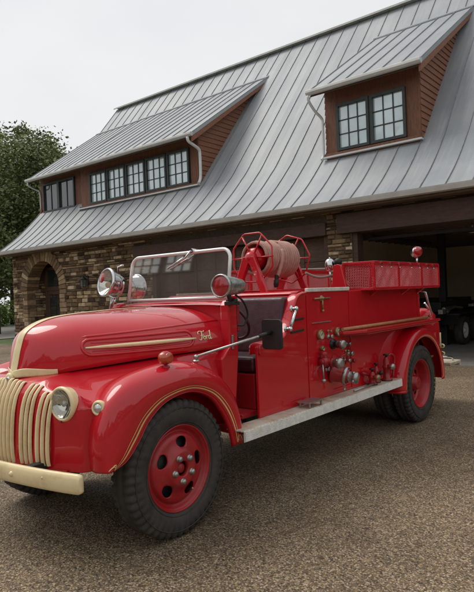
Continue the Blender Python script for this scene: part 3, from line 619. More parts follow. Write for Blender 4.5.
# ---- hood
Tp = [(0, -.70, 1.085), (0, -.675, 1.17), (0, -.645, 1.29), (0, -.60, 1.385), (0, -.48, 1.447), (0, -.31, 1.478), (0, 0, 1.496), (0, .35, 1.505), (0, .76, 1.505)]
Bp = [(0, -.70, 1.085), (.085, -.665, 1.095), (.165, -.615, 1.10), (.25, -.545, 1.108), (.345, -.42, 1.125), (.43, -.28, 1.14), (.535, 0, 1.16), (.60, .35, 1.17), (.655, .76, 1.17)]
def hood(s, v):
    T, B = cat1(Tp, s), cat1(Bp, s); hx = max(B.x, 0); dz = max(T.z - B.z, 0)
    e1, e2 = .60, .72
    p1 = Vector((hx * e1, T.y * .75 + B.y * .25, T.z - .012 * min(1, hx / .3))); p2 = Vector((hx * 1.03, B.y * .85 + T.y * .15, B.z + dz * e2))
    return T * (1 - v) ** 3 + p1 * 3 * v * (1 - v) ** 2 + p2 * 3 * v * v * (1 - v) + B * v ** 3
def hoodn(s, v, off=0):
    e = 1e-3; s0, s1 = max(0, s - e), min(1, s + e); v0, v1 = max(0, v - e), min(1, v + e)
    n = (hood(s1, v) - hood(s0, v)).cross(hood(s, v1) - hood(s, v0))
    if n.length < 1e-12: n = Vector((.2, -1, .2))
    n.normalize()
    if n.dot(Vector((1, -.4, .8))) < 0: n = -n
    return hood(s, v) + n * off
def hood_at(y, z, off=0):       # surface point of the hood side at a given y and z
    best = None
    for i in range(61):
        for j in range(41):
            s, v = i / 60, .3 + .7 * j / 40; p = hood(s, v); d = (p.y - y) ** 2 + (p.z - z) ** 2
            if best is None or d < best[0]: best = (d, s, v)
    d, s, v = best; st_ = .01
    for _ in range(4):
        for ds in (-1, 0, 1):
            for dv in (-1, 0, 1):
                s2, v2 = min(1, max(0, s + ds * st_)), min(1, max(0, v + dv * st_)); p = hood(s2, v2); dd = (p.y - y) ** 2 + (p.z - z) ** 2
                if dd < d: d, bs, bv = dd, s2, v2; best = (dd, bs, bv)
        d, s, v = best; st_ *= .5
    return hoodn(s, v, off)
hd = MB().grid(hood, 64, 22).mirror().build('hood', 'red', tk, solid=.006)
# crease line that runs along the hood side
def ridge(yz0, yz1, r, n=20, off=.0, taper=True, bow=0):
    pts = []; rad = []
    for i in range(n + 1):
        k = i / n; pts.append(hood_at(yz0[0] + (yz1[0] - yz0[0]) * k, yz0[1] + (yz1[1] - yz0[1]) * k + bow * math.sin(PI * k), off)); rad.append(r * (math.sin(PI * min(max(k, .02), .98)) ** .35 if taper else 1))
    return pts, rad
def mirp(pts): return [(-p[0], p[1], p[2]) for p in pts]
for sg in (1, -1):
    mm = (lambda pts: pts) if sg > 0 else mirp
    a = MB(); p, r = ridge((-.38, 1.338), (.745, 1.385), .010, 34, -.003, False); r[0] = .003; a.tube(mm(p), r, 8); a.build('hood_crease', 'red', hd)
    a = MB(); loop = [hood_at(-.34 + .70 * k / 24, 1.318 + .006 * k / 24, 0) for k in range(25)] + [hood_at(.36 + .052 * math.sin(PI * k / 8), 1.270 + .052 * math.cos(PI * k / 8), 0) for k in range(1, 8)] + [hood_at(.36 - .70 * k / 24, 1.215, 0) for k in range(25)] + [hood_at(-.34 - .052 * math.sin(PI * k / 8), 1.266 - .052 * math.cos(PI * k / 8), 0) for k in range(1, 8)]
    a.tube(mm(loop), .011, 8, closed=True); a.build('louver_embossing', 'red', hd)
    for z in (1.240, 1.294):
        a = MB(); p, r = ridge((-.34, z), (.37, z), .008, 20, 0); a.tube(mm(p), r, 8); a.build('louver_rib', 'red', hd)
    a = MB(); p, r = ridge((-.375, 1.264), (.43, 1.264), .015, 26, .010); a.tube(mm(p), r, 10); a.build('side_trim', 'cream', hd)
# cream nose band along the hood crest, and the band round its base
def crest(i, v):
    s = i * .93; hx = max(cat1(Bp, s).x, .004); vm = min(.42, (.046 - .018 * i) / (1.8 * hx)); return hoodn(s, v * vm, .0045)
a = MB().grid(crest, 60, 6).mirror(); a.build('crest_band', 'cream', hd, solid=.003)
def baseband(i, v):
    s = i * .40; T, B = cat1(Tp, s), cat1(Bp, s); dz = max(T.z - B.z, .001); h = .088 * (1 - .66 * i); f = min(1, h / (2.1 * dz)); return hoodn(s, 1 - f * v, .007)
a = MB().grid(baseband, 30, 6).mirror(); a.sphere((0, -.712, 1.095), .03, 1.3, .6, 1.0); a.build('nose_band', 'cream', hd, solid=.004)
a = MB(); a.lathe([(.001, .012), (.012, .012), (.014, 0)], (.012, -.724, 1.088), (.25, -1, 0), 14); a.build('emblem', 'chrome', hd)
# script lettering on the hood side: Ford
def arcp(cx_, cy_, r, a0, a1, n=12, sq=1.0, sl=.25): return [(cx_ + r * math.cos(R(a0 + (a1 - a0) * i / n)) * sq + sl * r * math.sin(R(a0 + (a1 - a0) * i / n)), cy_ + r * math.sin(R(a0 + (a1 - a0) * i / n))) for i in range(n + 1)]
strokes = [([(-.06, .66), (-.02, .84), (.12, .97), (.34, .95), (.56, .90), (.72, 1.0)], 1.1), ([(.40, .93), (.33, .62), (.27, .32), (.18, .08), (.04, .02), (-.03, .12)], 1.5), ([(.17, .47), (.30, .52), (.45, .52), (.50, .60)], 1.0),
           ([(.56, .42), (.46, .38), (.42, .20), (.50, .06), (.62, .12), (.66, .30), (.58, .42), (.52, .34), (.68, .36), (.76, .42)], 1.15), ([(.76, .42), (.80, .36), (.76, .06)], 1.2), ([(.78, .24), (.86, .40), (.94, .42)], 1.1),
           ([(1.20, .38), (1.08, .43), (.99, .28), (1.02, .08), (1.12, .08), (1.20, .26)], 1.15), ([(1.34, .98), (1.26, .60), (1.20, .22), (1.24, .06), (1.36, .12)], 1.4)]
a = MB()
for pts, wgt in strokes:
    q = [Vector((x_, y_, 0)) for x_, y_ in pts]; q = smooth_path([tuple(v) for v in q], max(10, len(q) * 3))
    a.tube([hood_at(.468 + v.x * .086, 1.248 + v.y * .066, .004) for v in q], .0030 * wgt, 6)
a.build('script_lettering', 'lettering', hd)
# ---- front sheet metal behind the grille
FP = [(-.785, .572), (-.787, .66), (-.782, .78), (-.768, .92), (-.737, 1.025), (-.67, 1.085), (-.54, 1.112), (-.2, 1.140), (.25, 1.158), (.74, 1.165)]
def hoodx(y):
    for i in range(len(Bp) - 1):
        if Bp[i][1] <= y <= Bp[i + 1][1]: k = (y - Bp[i][1]) / (Bp[i + 1][1] - Bp[i][1]); return Bp[i][0] + k * (Bp[i + 1][0] - Bp[i][0])
    return 0 if y < Bp[0][1] else .66
def fpanel(u, v):
    y, z, _ = cat1([(p[0], p[1], 0) for p in FP], u); x = -.78 + 1.56 * v; k = max(0, 1 - max(0, u - .5) / .4)
    yy = y + k * (.27 * x * x - .015) + max(0, abs(x) - .70) * 1.6 * k; tt = min(1, max(0, u - .46) / .16); tt = tt * tt * (3 - 2 * tt)
    zz = z - (z - .57) * .05 * min(1, abs(x) / .6) ** 2 * (1 - tt) - max(0, (abs(x) - max(.30, hoodx(yy) - .02))) * (.32 + 3 * min(1, max(0, yy - .15) / .3)) * tt - .028 * min(1, abs(x) / .6) ** 2 * tt * k
    zz -= max(0, abs(x) - .675) * 3.2 * min(1, max(0, u - .38) / .12)
    if u > .3: zz = max(zz, .64)
    bul = .042 * math.exp(-((abs(x) - .63) / .16) ** 2 - ((zz - .97) / .16) ** 2) * max(0, 1 - max(0, u - .5) * 8)
    return Vector((x, yy - bul, zz))
a = MB().grid(fpanel, 90, 130)
def open_lamp(f):      # opening in the panel behind each headlight
    c = sum((Vector(a.v[q]) for q in f), Vector()) / len(f); return c.y < -.672 and math.hypot(abs(c.x) - .592, c.z - .974) < (.089 if c.z < 1.0 else .080)
keep = [k for k, f in enumerate(a.f) if not open_lamp(f)]; a.f = [a.f[k] for k in keep]; a.sm = [a.sm[k] for k in keep]
a.build('front_panel', 'red', tk, solid=.006)
def fp_y(x, z):   # front surface y for a height
    lo = min((abs(cat1([(q[0], q[1], 0) for q in FP], i / 200).y - z), cat1([(q[0], q[1], 0) for q in FP], i / 200).x) for i in range(100)); return lo[1] + .27 * x * x - .015 - (.02 if abs(x) > .4 else 0)
# grille bars, each a part
gx = [0, .043, -.043, .086, -.086, .129, -.129, .172, -.172, .205, -.205, .262, .302, .342, .382, .440, .482, .524]
gx = [g for g in gx if abs(g) <= .18] ; gx += [s * g for g in (.258, .300, .342, .425, .467, .507) for s in (1, -1)]
gparent = tk
for g in gx:
    a = MB(); n = 14; pts = []
    ztop = 1.085 - .10 * abs(g) - .02 * (abs(g) > .42); zbot = .575 + .05 * abs(g)
    for i in range(n + 1):
        k = i / n; z = zbot + (ztop - zbot) * k; y = fp_y(g, z) - .008 - .012 * math.sin(PI * min(1, k * 1.02)) ** .5; pts.append((g * (.96 + .04 * k), y, z))
    pts.append((g, pts[-1][1] + .018, ztop + .012))
    W_ = .0118; D_ = .013; vs = []
    for (x, y, z) in pts: vs += [(x - W_, y + D_, z), (x - W_, y + .006, z), (x - W_ * .5, y - .004, z), (x + W_ * .5, y - .004, z), (x + W_, y + .006, z), (x + W_, y + D_, z)]
    m_ = len(pts); fs = [(6 * i + j, 6 * i + j + 1, 6 * i + 7 + j, 6 * i + 6 + j) for i in range(m_ - 1) for j in range(5)] + [(0, 1, 2, 3, 4, 5), tuple(6 * (m_ - 1) + j for j in reversed(range(6)))]
    a.add(vs, fs, True); a.build('grille_bar', 'cream', tk, bevel=.002)
# ---- front bumper
def bump_y(x): return -.955 + .085 * (x / .97) ** 2 + .012 * (abs(x) / .97) ** 6
a = MB(); prof_b = [(.010, -.052), (-.006, -.053), (-.014, -.048), (-.021, -.030), (-.023, .0), (-.021, .030), (-.014, .048), (-.006, .053), (.010, .052), (.010, 0)]
vs = []; nb = 150
for i in range(nb + 1):
    x = -.965 * math.sin(PI * .5 * (1 - 2 * i / nb)); e = min(1, (.965 - abs(x)) / .03); sq = .62 + .38 * math.sqrt(max(0, 1 - (1 - e) ** 2))
    for (dy_, dz_) in prof_b: vs.append((x, bump_y(x) + dy_, .592 + .012 * (abs(x)) + dz_ * 1.03 * sq))
m_ = len(prof_b); fs = [(m_ * i + j, m_ * i + (j + 1) % m_, m_ * (i + 1) + (j + 1) % m_, m_ * (i + 1) + j) for i in range(nb) for j in range(m_)] + [tuple(range(m_)), tuple(reversed(range(nb * m_, nb * m_ + m_)))]
a.add(vs, fs, True); bo = a.build('bumper', 'cream', tk)
a = MB()
for x in (-.43, .43): a.lathe([(.001, .012), (.010, .010), (.016, .002), (.017, -.002)], (x, bump_y(x) - .022, .60), (0, -1, 0), 14)
for x in (-.70, .70, .12, -.12): a.lathe([(.001, .005), (.006, .004), (.008, -.002)], (x, bump_y(x) - .021, .615), (0, -1, 0), 10)
a.split('bolt_head', 'cream', bo)
a = MB()
for s in (-1, 1): a.box(s * .43 - .03, s * .43 + .03, -.93, -.68, .56, .62)
a.split('bumper_bracket', 'black', tk, bevel=.005)
a = MB()
for s in (-1, 1): a.bar((s * .2, -.74, .572), (s * .60, -.66, .572), .12, .02)
a.split('valance', 'red_dull', tk, bevel=.004)
# ---- headlights, parking lamps
for s in (1, -1):
    c0 = (s * .592, -.712, .974); ax = (s * .10, -1, .0)
    a = MB(); a.lathe([(.092, -.05), (.100, -.012), (.104, -.004), (.105, .002), (.102, .010), (.095, .016), (.088, .015), (.085, .009)], c0, ax, 40); ho = a.build('headlight', 'cream', tk)
    a = MB(); a.lathe([(.001, .030), (.03, .028), (.06, .022), (.086, .010)], c0, ax, 48); a.build('lens', 'flute_glass', ho)
    a = MB(); a.lathe([(.001, -.038), (.02, -.037), (.045, -.028), (.066, -.014), (.080, .002), (.087, .009)], c0, ax, 40); a.build('reflector', 'mirror', ho)
    a = MB(); a.sphere(Vector(c0) + Vector(ax).normalized() * -.012, .012, n=12, m=8); a.lathe([(.016, -.02), (.018, -.006), (.001, -.004)], c0, ax, 14); a.build('bulb', 'bright', ho)
    a = MB(); a.lathe([(.003, .030), (.003, .02)], (c0[0] , c0[1] , c0[2]), ax, 6); a.tube([(c0[0] + .0, c0[1] - .012, c0[2] - .098), (c0[0], c0[1] - .016, c0[2] - .106)], .005, 6); a.build('screw', 'dark_iron', ho)
    c1 = (s * .775, -.590, .945); ax = (s * .34, -1, .1)
    a = MB(); a.lathe([(.030, -.03), (.046, -.01), (.047, .004), (.040, .016), (.030, .018), (.028, .012)], c1, ax, 28); po = a.build('parking_lamp', 'cream', tk)
    a = MB(); a.lathe([(.001, .028), (.015, .025), (.029, .012)], c1, ax, 24); a.build('lens', 'clear_lens', po)
# ---- front fenders
FA = [(.862, -.565, .585), (.872, -.475, .625), (.876, -.385, .715), (.878, -.285, .835), (.880, -.13, .925), (.880, .09, .950), (.880, .28, .885), (.878, .405, .76), (.875, .49, .62), (.87, .535, .485)]
FM = [(.880, -.605, .582), (.892, -.57, .68), (.900, -.51, .80), (.905, -.41, .92), (.907, -.24, 1.005), (.907, .04, 1.035), (.905, .28, .98), (.900, .455, .86), (.893, .555, .69), (.885, .60, .49)]
FN = [(.83, -.640, .582), (.842, -.650, .70), (.850, -.622, .845), (.855, -.54, .985), (.857, -.345, 1.078), (.857, .0, 1.112), (.855, .285, 1.062), (.851, .485, .93), (.843, .605, .74), (.833, .655, .50)]
FC = [(.755, -.640, .582), (.755, -.648, .72), (.748, -.618, .865), (.74, -.53, 1.01), (.735, -.35, 1.105), (.735, .0, 1.147), (.735, .30, 1.098), (.738, .52, .955), (.742, .655, .75), (.745, .71, .50)]
FD = [(.62, -.57, .60), (.62, -.58, .74), (.61, -.55, .87), (.57, -.48, .98), (.54, -.33, 1.05), (.53, .0, 1.085), (.53, .3, 1.055), (.54, .52, .94), (.56, .64, .75), (.58, .69, .52)]
LIP = [(p[0] - .03, p[1] * .97, p[2] - .012) for p in FA]
def fender(u, v): return cat1([tuple(cat1(L_, u)) for L_ in (FA, FM, FN, FC, FD)], v)
def fend_n(u, v, off):
    e = 2e-3; n = (fender(min(1, u + e), v) - fender(max(0, u - e), v)).cross(fender(u, min(1, v + e)) - fender(u, max(0, v - e))).normalized()
    if n.x < 0: n = -n
    return fender(u, v) + n * off
def fmir(fn, s): return (lambda u, v: Vector((s * fn(u, v).x, fn(u, v).y, fn(u, v).z)))
for s in (1, -1):
    a = MB().grid(fmir(fender, s), 60, 28); a.grid(fmir(lambda u, v: cat1([tuple(cat1(FA, u)), tuple(cat1(LIP, u))], v), s), 60, 2)
    fo = a.build('front_fender', 'red', tk, solid=.004)
    a = MB(); a.grid(fmir(lambda u, v: fend_n(.012 + .975 * u, .055 + .022 * v, .0018), s), 70, 2); a.grid(fmir(lambda u, v: fend_n(.04 + .94 * u, .105 + .010 * v, .0018), s), 70, 1)
    # scroll ends of the pinstripe
    a.tube([Vector((s, 1, 1)) * fend_n(.012 - .012 * k / 6, .066 + .16 * k / 6, .001) for k in range(7)] if False else [Vector((s * q.x, q.y, q.z)) for q in [fend_n(.012 + .03 * math.sin(PI * k / 10), .075 + .24 * k / 10, .0015) for k in range(11)]], .0035, 6)
    a.tube([Vector((s * q.x, q.y, q.z)) for q in [fend_n(.035 + .02 * math.sin(PI * k / 8), .12 + .12 * k / 8, .0015) for k in range(9)]], .003, 6)
    a.tube([Vector((s * q.x, q.y, q.z)) for q in [fend_n(.985 - .03 * math.sin(PI * k / 8), .075 + .14 * k / 8, .0015) for k in range(9)]], .003, 6)
    a.build('pinstripe', 'gold', fo)
    # inner splash shield
    a = MB(); a.box(min(s * .50, s * .53), max(s * .50, s * .53), -.42, .60, .55, .94); a.build('splash_shield', 'black', tk)
# amber marker on the left fender
a = MB(); a.lathe([(.001, .0), (.028, .0), (.026, .012), (.012, .02), (.010, .035)], (.815, -.08, 1.118), (0, 0, 1), 20); am = a.build('marker_lamp', 'red_dull', tk)
a = MB(); a.lathe([(.012, -.04), (.036, -.032), (.044, -.012), (.044, .012), (.036, .032), (.012, .04)], (.815, -.08, 1.186), (0, 1, 0), 28); a.build('housing', 'red_dull', am)
a = MB(); a.lathe([(.040, .014), (.034, .03), (.018, .042), (.001, .046)], (.815, -.088, 1.186), (0, -1, 0), 24); a.lathe([(.040, .014), (.034, .03), (.018, .042), (.001, .046)], (.815, -.072, 1.186), (.0, 1, 0), 24); a.build('lens', 'amber', am)
a = MB(); a.sphere((.850, -.08, 1.186), .036, .35, 1, 1); a.build('side_lens', 'amber', am)

# ---- wheels
def apply_mods(o):
    dg = bpy.context.evaluated_depsgraph_get(); me = bpy.data.meshes.new_from_object(o.evaluated_get(dg)); o.modifiers.clear(); o.data = me
def tyre_mesh(cx_, cy, cz, wdt=.20, Ro=TR, Ri=.275):
    a = MB(); n = 240; h = wdt / 2; sec = [(Ri, -h * .72), (Ri + .012, -h * .80), (Ri + .05, -h * .97), (Ri + .095, -h * 1.03), (Ro - .045, -h * .97), (Ro - .022, -h * .90), (Ro - .006, -h * .80), (Ro, -h * .62), (Ro, -h * .34), (Ro - .008, -h * .30), (Ro - .008, -h * .24), (Ro, -h * .2), (Ro + .001, 0)]
    sec = sec + [(r, -d) for r, d in reversed(sec[:-1])]; vs = []
    for k in range(n):
        an = 2 * PI * k / n; g = (k % 5) in (0, 1)
        for j, (r, d) in enumerate(sec):
            dd = min(j, len(sec) - 1 - j)
            if g and 4 <= dd <= 7: r -= .013; d *= .945 if dd < 7 else 1
            if g and dd in (8,): r -= .004
            vs.append((cx_ + d, cy + r * math.cos(an), cz + r * math.sin(an)))
    m_ = len(sec); fs = [(k * m_ + j, k * m_ + j + 1, ((k + 1) % n) * m_ + j + 1, ((k + 1) % n) * m_ + j) for k in range(n) for j in range(m_ - 1)]
    a.add(vs, fs, True)
    for r in (Ri + .03, Ri + .125):      # moulded rings on the side wall
        for sgn in (-1, 1): a.tube([(cx_ + sgn * h * (.90 if r < .32 else 1.005), cy + r * math.cos(2 * PI * k / 72), cz + r * math.sin(2 * PI * k / 72)) for k in range(72)], .0035, 6, closed=True)
    return a
def disc(sx_, X0, cy, cz, pr, holes, hr, rot=0, hz=(.042, .055), parent=None, name='wheel'):
    a = MB(); a.lathe(pr, (X0, cy, cz), (sx_, 0, 0), 80); o = a.build(name, 'red_wheel', parent, solid=0)
    md = o.modifiers.new('s', 'SOLIDIFY'); md.thickness = .006; md.offset = 0
    c = MB()
    for k in range(holes):
        an = rot + 2 * PI * k / holes; er = Vector((0, math.cos(an), math.sin(an))); et = Vector((0, -math.sin(an), math.cos(an))); ct = Vector((X0, cy, cz)) + er * hr
        n = 28; ring = [er * math.cos(2 * PI * i / n) * hz[0] + et * math.sin(2 * PI * i / n) * hz[1] for i in range(n)]
        c.add([ct + q + Vector((-.2, 0, 0)) for q in ring] + [ct + q + Vector((.2, 0, 0)) for q in ring], [tuple(range(n)), tuple(reversed(range(n, 2 * n)))] + [(i, i + n, (i + 1) % n + n, (i + 1) % n) for i in range(n)])
    co_ = c.build('cutter', 'black', parent); md = o.modifiers.new('b', 'BOOLEAN'); md.object = co_; md.operation = 'DIFFERENCE'; md.solver = 'EXACT'
    bpy.context.view_layer.update(); apply_mods(o); bpy.data.objects.remove(co_)
    return o
for s in (1, -1):
    c0 = (s * .752, 0, TR); pr = [(.262, -.11), (.268, -.02), (.276, .004), (.282, .012), (.283, .002), (.270, -.004), (.262, -.020), (.250, -.036), (.238, -.040), (.230, -.034), (.222, -.016), (.208, -.006), (.190, -.004), (.165, .000), (.140, .010), (.122, .024), (.112, .034), (.104, .036), (.056, .036), (.052, .034), (.050, .0)]
    W = disc(s, s * .822, 0, TR, pr, 5, .172, R(10), (.036, .047), tk)
    tyre_mesh(c0[0], 0, TR).build('tyre', 'tyre', W)
    a = MB(); a.lathe([(.034, -.04), (.034, .01), (.026, .018), (.001, .020)], (s * .825, 0, TR), (s, 0, 0), 24); a.build('hub_cap', 'red_wheel', W)
    a = MB(); a.lathe([(.21, 0), (.21, .12), (.06, .13), (.001, .13)], (s * .66, 0, TR), (s, 0, 0), 28); a.build('brake_drum', 'black', W)
    a = MB(); a.tube([(s * .80, .205 * math.cos(R(300)), TR + .205 * math.sin(R(300))), (s * .835, .190 * math.cos(R(300)), TR + .190 * math.sin(R(300))), (s * .85, .178 * math.cos(R(300)), TR + .178 * math.sin(R(300)))], .005, 8); a.build('valve_stem', 'brass', W)
    for k in range(5):
        an = R(10 + 36) + 2 * PI * k / 5; a = MB(); a.lathe([(.022, .0), (.023, .006), (.019, .008), (.019, .020), (.014, .026), (.001, .028)], (s * .858, .082 * math.cos(an), TR + .082 * math.sin(an)), (s, 0, 0), 10); a.build('wheel_nut', 'steel', W)
    # rear: dual wheels, outer dished
    pr = [(.262, -.16), (.268, -.02), (.276, .004), (.282, .012), (.283, .002), (.268, -.006), (.255, -.03), (.243, -.10), (.235, -.118), (.215, -.125), (.19, -.122), (.165, -.118), (.14, -.105), (.125, -.095), (.10, -.092), (.075, -.092), (.073, -.03), (.066, -.022), (.001, -.018)]
    W = disc(s, s * .905, WB, TR, pr, 5, .185, R(30), (.034, .045), tk)
    tyre_mesh(s * .835, WB, TR).build('tyre', 'tyre', W); tyre_mesh(s * .585, WB, TR).build('tyre', 'tyre', W)
    a = MB(); a.lathe([(.20, 0), (.20, .1), (.001, .1)], (s * .62, WB, TR), (s, 0, 0), 28); a.build('brake_drum', 'black', W)
    for k in range(5):
        an = R(66) + 2 * PI * k / 5; a = MB(); a.lathe([(.018, .0), (.015, .02), (.001, .028)], (s * .81, WB + .1 * math.cos(an), TR + .1 * math.sin(an)), (s, 0, 0), 6); a.build('wheel_nut', 'red_dull', W)

# ---- cowl, cab floor, windshield
a = MB()
for s in (1, -1): a.prism([(.60, .60), (.60, 1.10), (.70, 1.18), (.70, 1.50), (.725, 1.535), (.80, 1.545), (.80, 1.10), (.735, .60)], s * .665 - .045, s * .665 + .045, 'x')
a.box(-.62, .62, .745, .80, .62, 1.50)
def cowltop(u, v): # rounded cowl top between hood rear and windshield
    x = -.71 + 1.42 * u; y = .70 + .22 * v; return Vector((x, y, 1.548 - .02 * (abs(x) / .71) ** 4 - .035 * (1 - v) ** 2 * (1) ))
a.grid(cowltop, 30, 8); a.build('cowl', 'red', tk, bevel=.012, solid=0)
def gaps(u, v):  # panel that closes hood rear edge to cowl
    k = hood(1, v); return Vector((k.x * (1 + .07 * u), .76 - .0 + .0 * u, k.z + .012 * u))
a = MB(); a.prism([(x, z) for x, z in [(-.69, 1.1), (-.69, 1.40), (-.62, 1.485), (-.45, 1.525), (0, 1.535), (.45, 1.525), (.62, 1.485), (.69, 1.40), (.69, 1.1)]], .735, .745, 'y'); a.build('firewall', 'red', tk, bevel=.004)
a = MB(); a.box(-.72, .72, .80, 1.45, .60, .64); a.box(-.70, .70, 1.0, 1.42, .64, .93); a.build('cab_floor', 'red_dull', tk, bevel=.01)
a = MB(); a.box(-.66, .66, .86, .90, 1.28, 1.50); a.build('dashboard', 'red_dull', tk, bevel=.015)
a = MB()
for s in (1, -1): a.box(s * .69 - .035, s * .69 + .035, 1.02, 1.20, .80, .92)
a.split('battery_box_vent', 'black', tk, bevel=.005)
def wsy(z): return .82 + (z - 1.55) * .17
wsp = []
X1, Z0, Z1 = .60, 1.548, 1.955; rc1 = .085
out = [(-X1 - .005, Z0)] + [(-X1 + rc1 - rc1 * math.cos(R(q)), Z1 - rc1 + rc1 * math.sin(R(q))) for q in range(0, 91, 15)] + [(X1 - rc1 + rc1 * math.sin(R(q)), Z1 - rc1 + rc1 * math.cos(R(q))) for q in range(0, 91, 15)] + [(X1 + .005, Z0)]
a = MB(); a.tube([(x, wsy(z), z) for x, z in out], .015, 10); a.tube([(-X1, wsy(Z0 + .01), Z0 + .012), (X1, wsy(Z0 + .01), Z0 + .012)], .013, 8); wf = a.build('windshield', 'bright', tk)
a = MB(); a.add([(x, wsy(z), z) for x, z in out], [tuple(range(len(out)))]); a.build('glass', 'glass', wf)
a = MB(); a.tube([(.18, wsy(1.96) + .06, 1.96), (.18, wsy(1.96) - .03, 1.965)], .022, 12); a.tube([(.18, wsy(1.96) - .035, 1.965), (.10, wsy(1.92) - .03, 1.90), (-.02, wsy(1.87) - .025, 1.86)], .006, 6); a.tube([(.10, wsy(1.92) - .028, 1.915), (-.10, wsy(1.85) - .022, 1.83)], .008, 6); a.build('wiper', 'chrome', wf)
# steering wheel and column
a = MB(); c0 = Vector((.36, 1.10, 1.36)); axs = Vector((0, .75, .55)).normalized(); u1 = Vector((1, 0, 0)); w1 = axs.cross(u1)
a.tube([c0 + (u1 * math.cos(2 * PI * k / 48) + w1 * math.sin(2 * PI * k / 48)) * .205 for k in range(48)], .012, 10, closed=True)
for k in range(3): an = PI / 2 + 2 * PI * k / 3; a.tube([c0, c0 + (u1 * math.cos(an) + w1 * math.sin(an)) * .2 - axs * .0], .009, 8)
a.sphere(c0, .04, n=16); a.tube([c0, c0 - axs * .62], .018, 10); a.build('steering_wheel', 'maroon', tk)
# seat
a = MB(); a.box(-.70, .70, 1.0, 1.40, .932, 1.07); a.build('seat_cushion', 'maroon', tk, bevel=.045, segs=4)
a = MB(); a.prism([(1.30, 1.06), (1.42, 1.06), (1.50, 1.545), (1.40, 1.545)], -.735, .735, 'x'); a.build('seat_backrest', 'maroon', tk, bevel=.03, segs=4)
# ---- body: pump panel side and hose bed
BX = .81
side = [(.91, .60), (.91, 1.155), (.925, 1.178), (.96, 1.185), (1.21, 1.205), (1.27, 1.225), (1.33, 1.27), (1.38, 1.34), (1.42, 1.43), (1.47, 1.52), (1.53, 1.56), (1.62, 1.575), (4.235, 1.575), (4.235, 1.18), (4.86, 1.12), (4.88, 1.02), (4.88, .60)]
arcr = [(WB + .60 * math.cos(R(q)), .45 + .60 * math.sin(R(q))) for q in range(15, 166, 10)]
side += arcr
a = MB()
for s in (1, -1): a.prism(side, s * (BX - .012) - .012, s * (BX - .012) + .012, 'x')
a.box(-BX + .025, BX - .025, 1.50, 1.53, .62, 1.55); a.box(-BX + .025, BX - .025, 4.20, 4.23, .62, 1.55); a.box(-BX + .025, BX - .025, 1.53, 4.20, 1.30, 1.33); a.box(-BX + .025, BX - .025, 4.85, 4.875, .62, 1.10); a.box(-BX + .025, BX - .025, 4.235, 4.85, 1.08, 1.11)
a.box(-BX + .03, BX - .03, 1.45, 3.25, .60, .63)
bd = a.build('body', 'red', tk, bevel=.006)
# flange that follows the cut-out beside the seat, and the roll over the seat back
fl_ = [(.918, 1.10), (.918, 1.155), (.93, 1.182), (.965, 1.192), (1.21, 1.212), (1.265, 1.232), (1.322, 1.276), (1.37, 1.345), (1.41, 1.435), (1.46, 1.527), (1.525, 1.57), (1.62, 1.583)]
a = MB(); sm2 = smooth_path([(0, p[0], p[1]) for p in fl_], 40)
for s in (1, -1):
    a.grid(lambda u, v: Vector((s * (.835 - .115 * v), cat1([tuple(q) for q in sm2], u).y + .0, cat1([tuple(q) for q in sm2], u).z + .004 - .012 * (2 * v - 1) ** 2)), 40, 6)
a.split('cutout_flange', 'red', bd, solid=.008)
a = MB(); a.grid(lambda u, v: Vector((-.80 + 1.6 * u, 1.50 + .16 * v, 1.562 + .03 * math.sin(PI * min(1, v * 1.2)) ** .6)), 20, 10); a.build('seat_back_cap', 'red', bd, solid=.008)
a = MB()
for s in (1, -1): a.box(s * BX - .022, s * BX + .016, 1.66, 2.42, 1.577, 1.612)
a.split('top_rail', 'white_rail', bd, bevel=.006)
# vertical seam strips, ledge, louvre slots
a = MB()
for y in (2.43, 4.16): a.box(BX + .001, BX + .006, y - .012, y + .012, .62 if y < 3 else 1.2, 1.57)
a.box(BX + .001, BX + .007, 1.64, 1.655, .62, 1.55); a.split('seam_strip', 'red', bd, bevel=.002)
a = MB(); a.box(BX + .001, BX + .012, 1.72, 2.05, 1.292, 1.300); a.build('ledge_trim', 'steel', bd, bevel=.002)
for z in (1.345, 1.245):
    a = MB(); a.bar((BX + .003, 1.385, z - .008), (BX + .003, 1.585, z + .004), .010, .018); a.build('vent_slot', 'black', bd, bevel=.002)
# running boards
for s in (1, -1):
    a = MB(); xa, xb = .795, .955
    a.prism([(xa, .600), (xb, .600), (xb + .006, .594), (xb + .006, .515), (xb, .515), (xb, .588), (xa, .588)] if s > 0 else [(-x, z) for x, z in [(xa, .600), (xb, .600), (xb + .006, .594), (xb + .006, .515), (xb, .515), (xb, .588), (xa, .588)]], .52, 3.28, 'y'); a.build('running_board', 'diamond', tk, bevel=.003)
    a = MB(); a.box(min(s * .962, s * .966), max(s * .962, s * .966), .53, 3.27, .518, .592); a.build('edge_strip', 'edge', tk, bevel=.0015)
    a = MB()
    for y in (.8, 1.6, 2.4, 3.1): a.bar((s * .47, y, .56), (s * .94, y, .57), .04, .03)
    a.split('board_bracket', 'black', tk)
# folding step plate on the running board
a = MB(); a.box(.84, .965, 1.40, 1.63, .640, .652)
for y in (1.42, 1.60):
    for x in (.855, .95): a.bar((x, y, .602), (x, y, .641), .014, .014)
a.build('step_plate', 'steel', tk, bevel=.003)
# ---- shelf with a pole along the side
a = MB(); a.prism([(BX + .001, 2.16), (.885, 2.16), (.94, 2.26), (1.0, 2.42), (1.0, 4.40), (BX + .001, 4.40)], 1.160, 1.190, 'z'); a.prism([(BX + .001, 2.22), (.98, 2.48), (.98, 4.38), (BX + .001, 4.38)], 1.140, 1.158, 'z'); a.build('side_shelf', 'red', tk, bevel=.006)
a = MB(); a.tube([(.872, 2.17, 1.209), (.872, 4.3, 1.209)], .017, 12); a.build('wooden_pole', 'woodpole', tk)
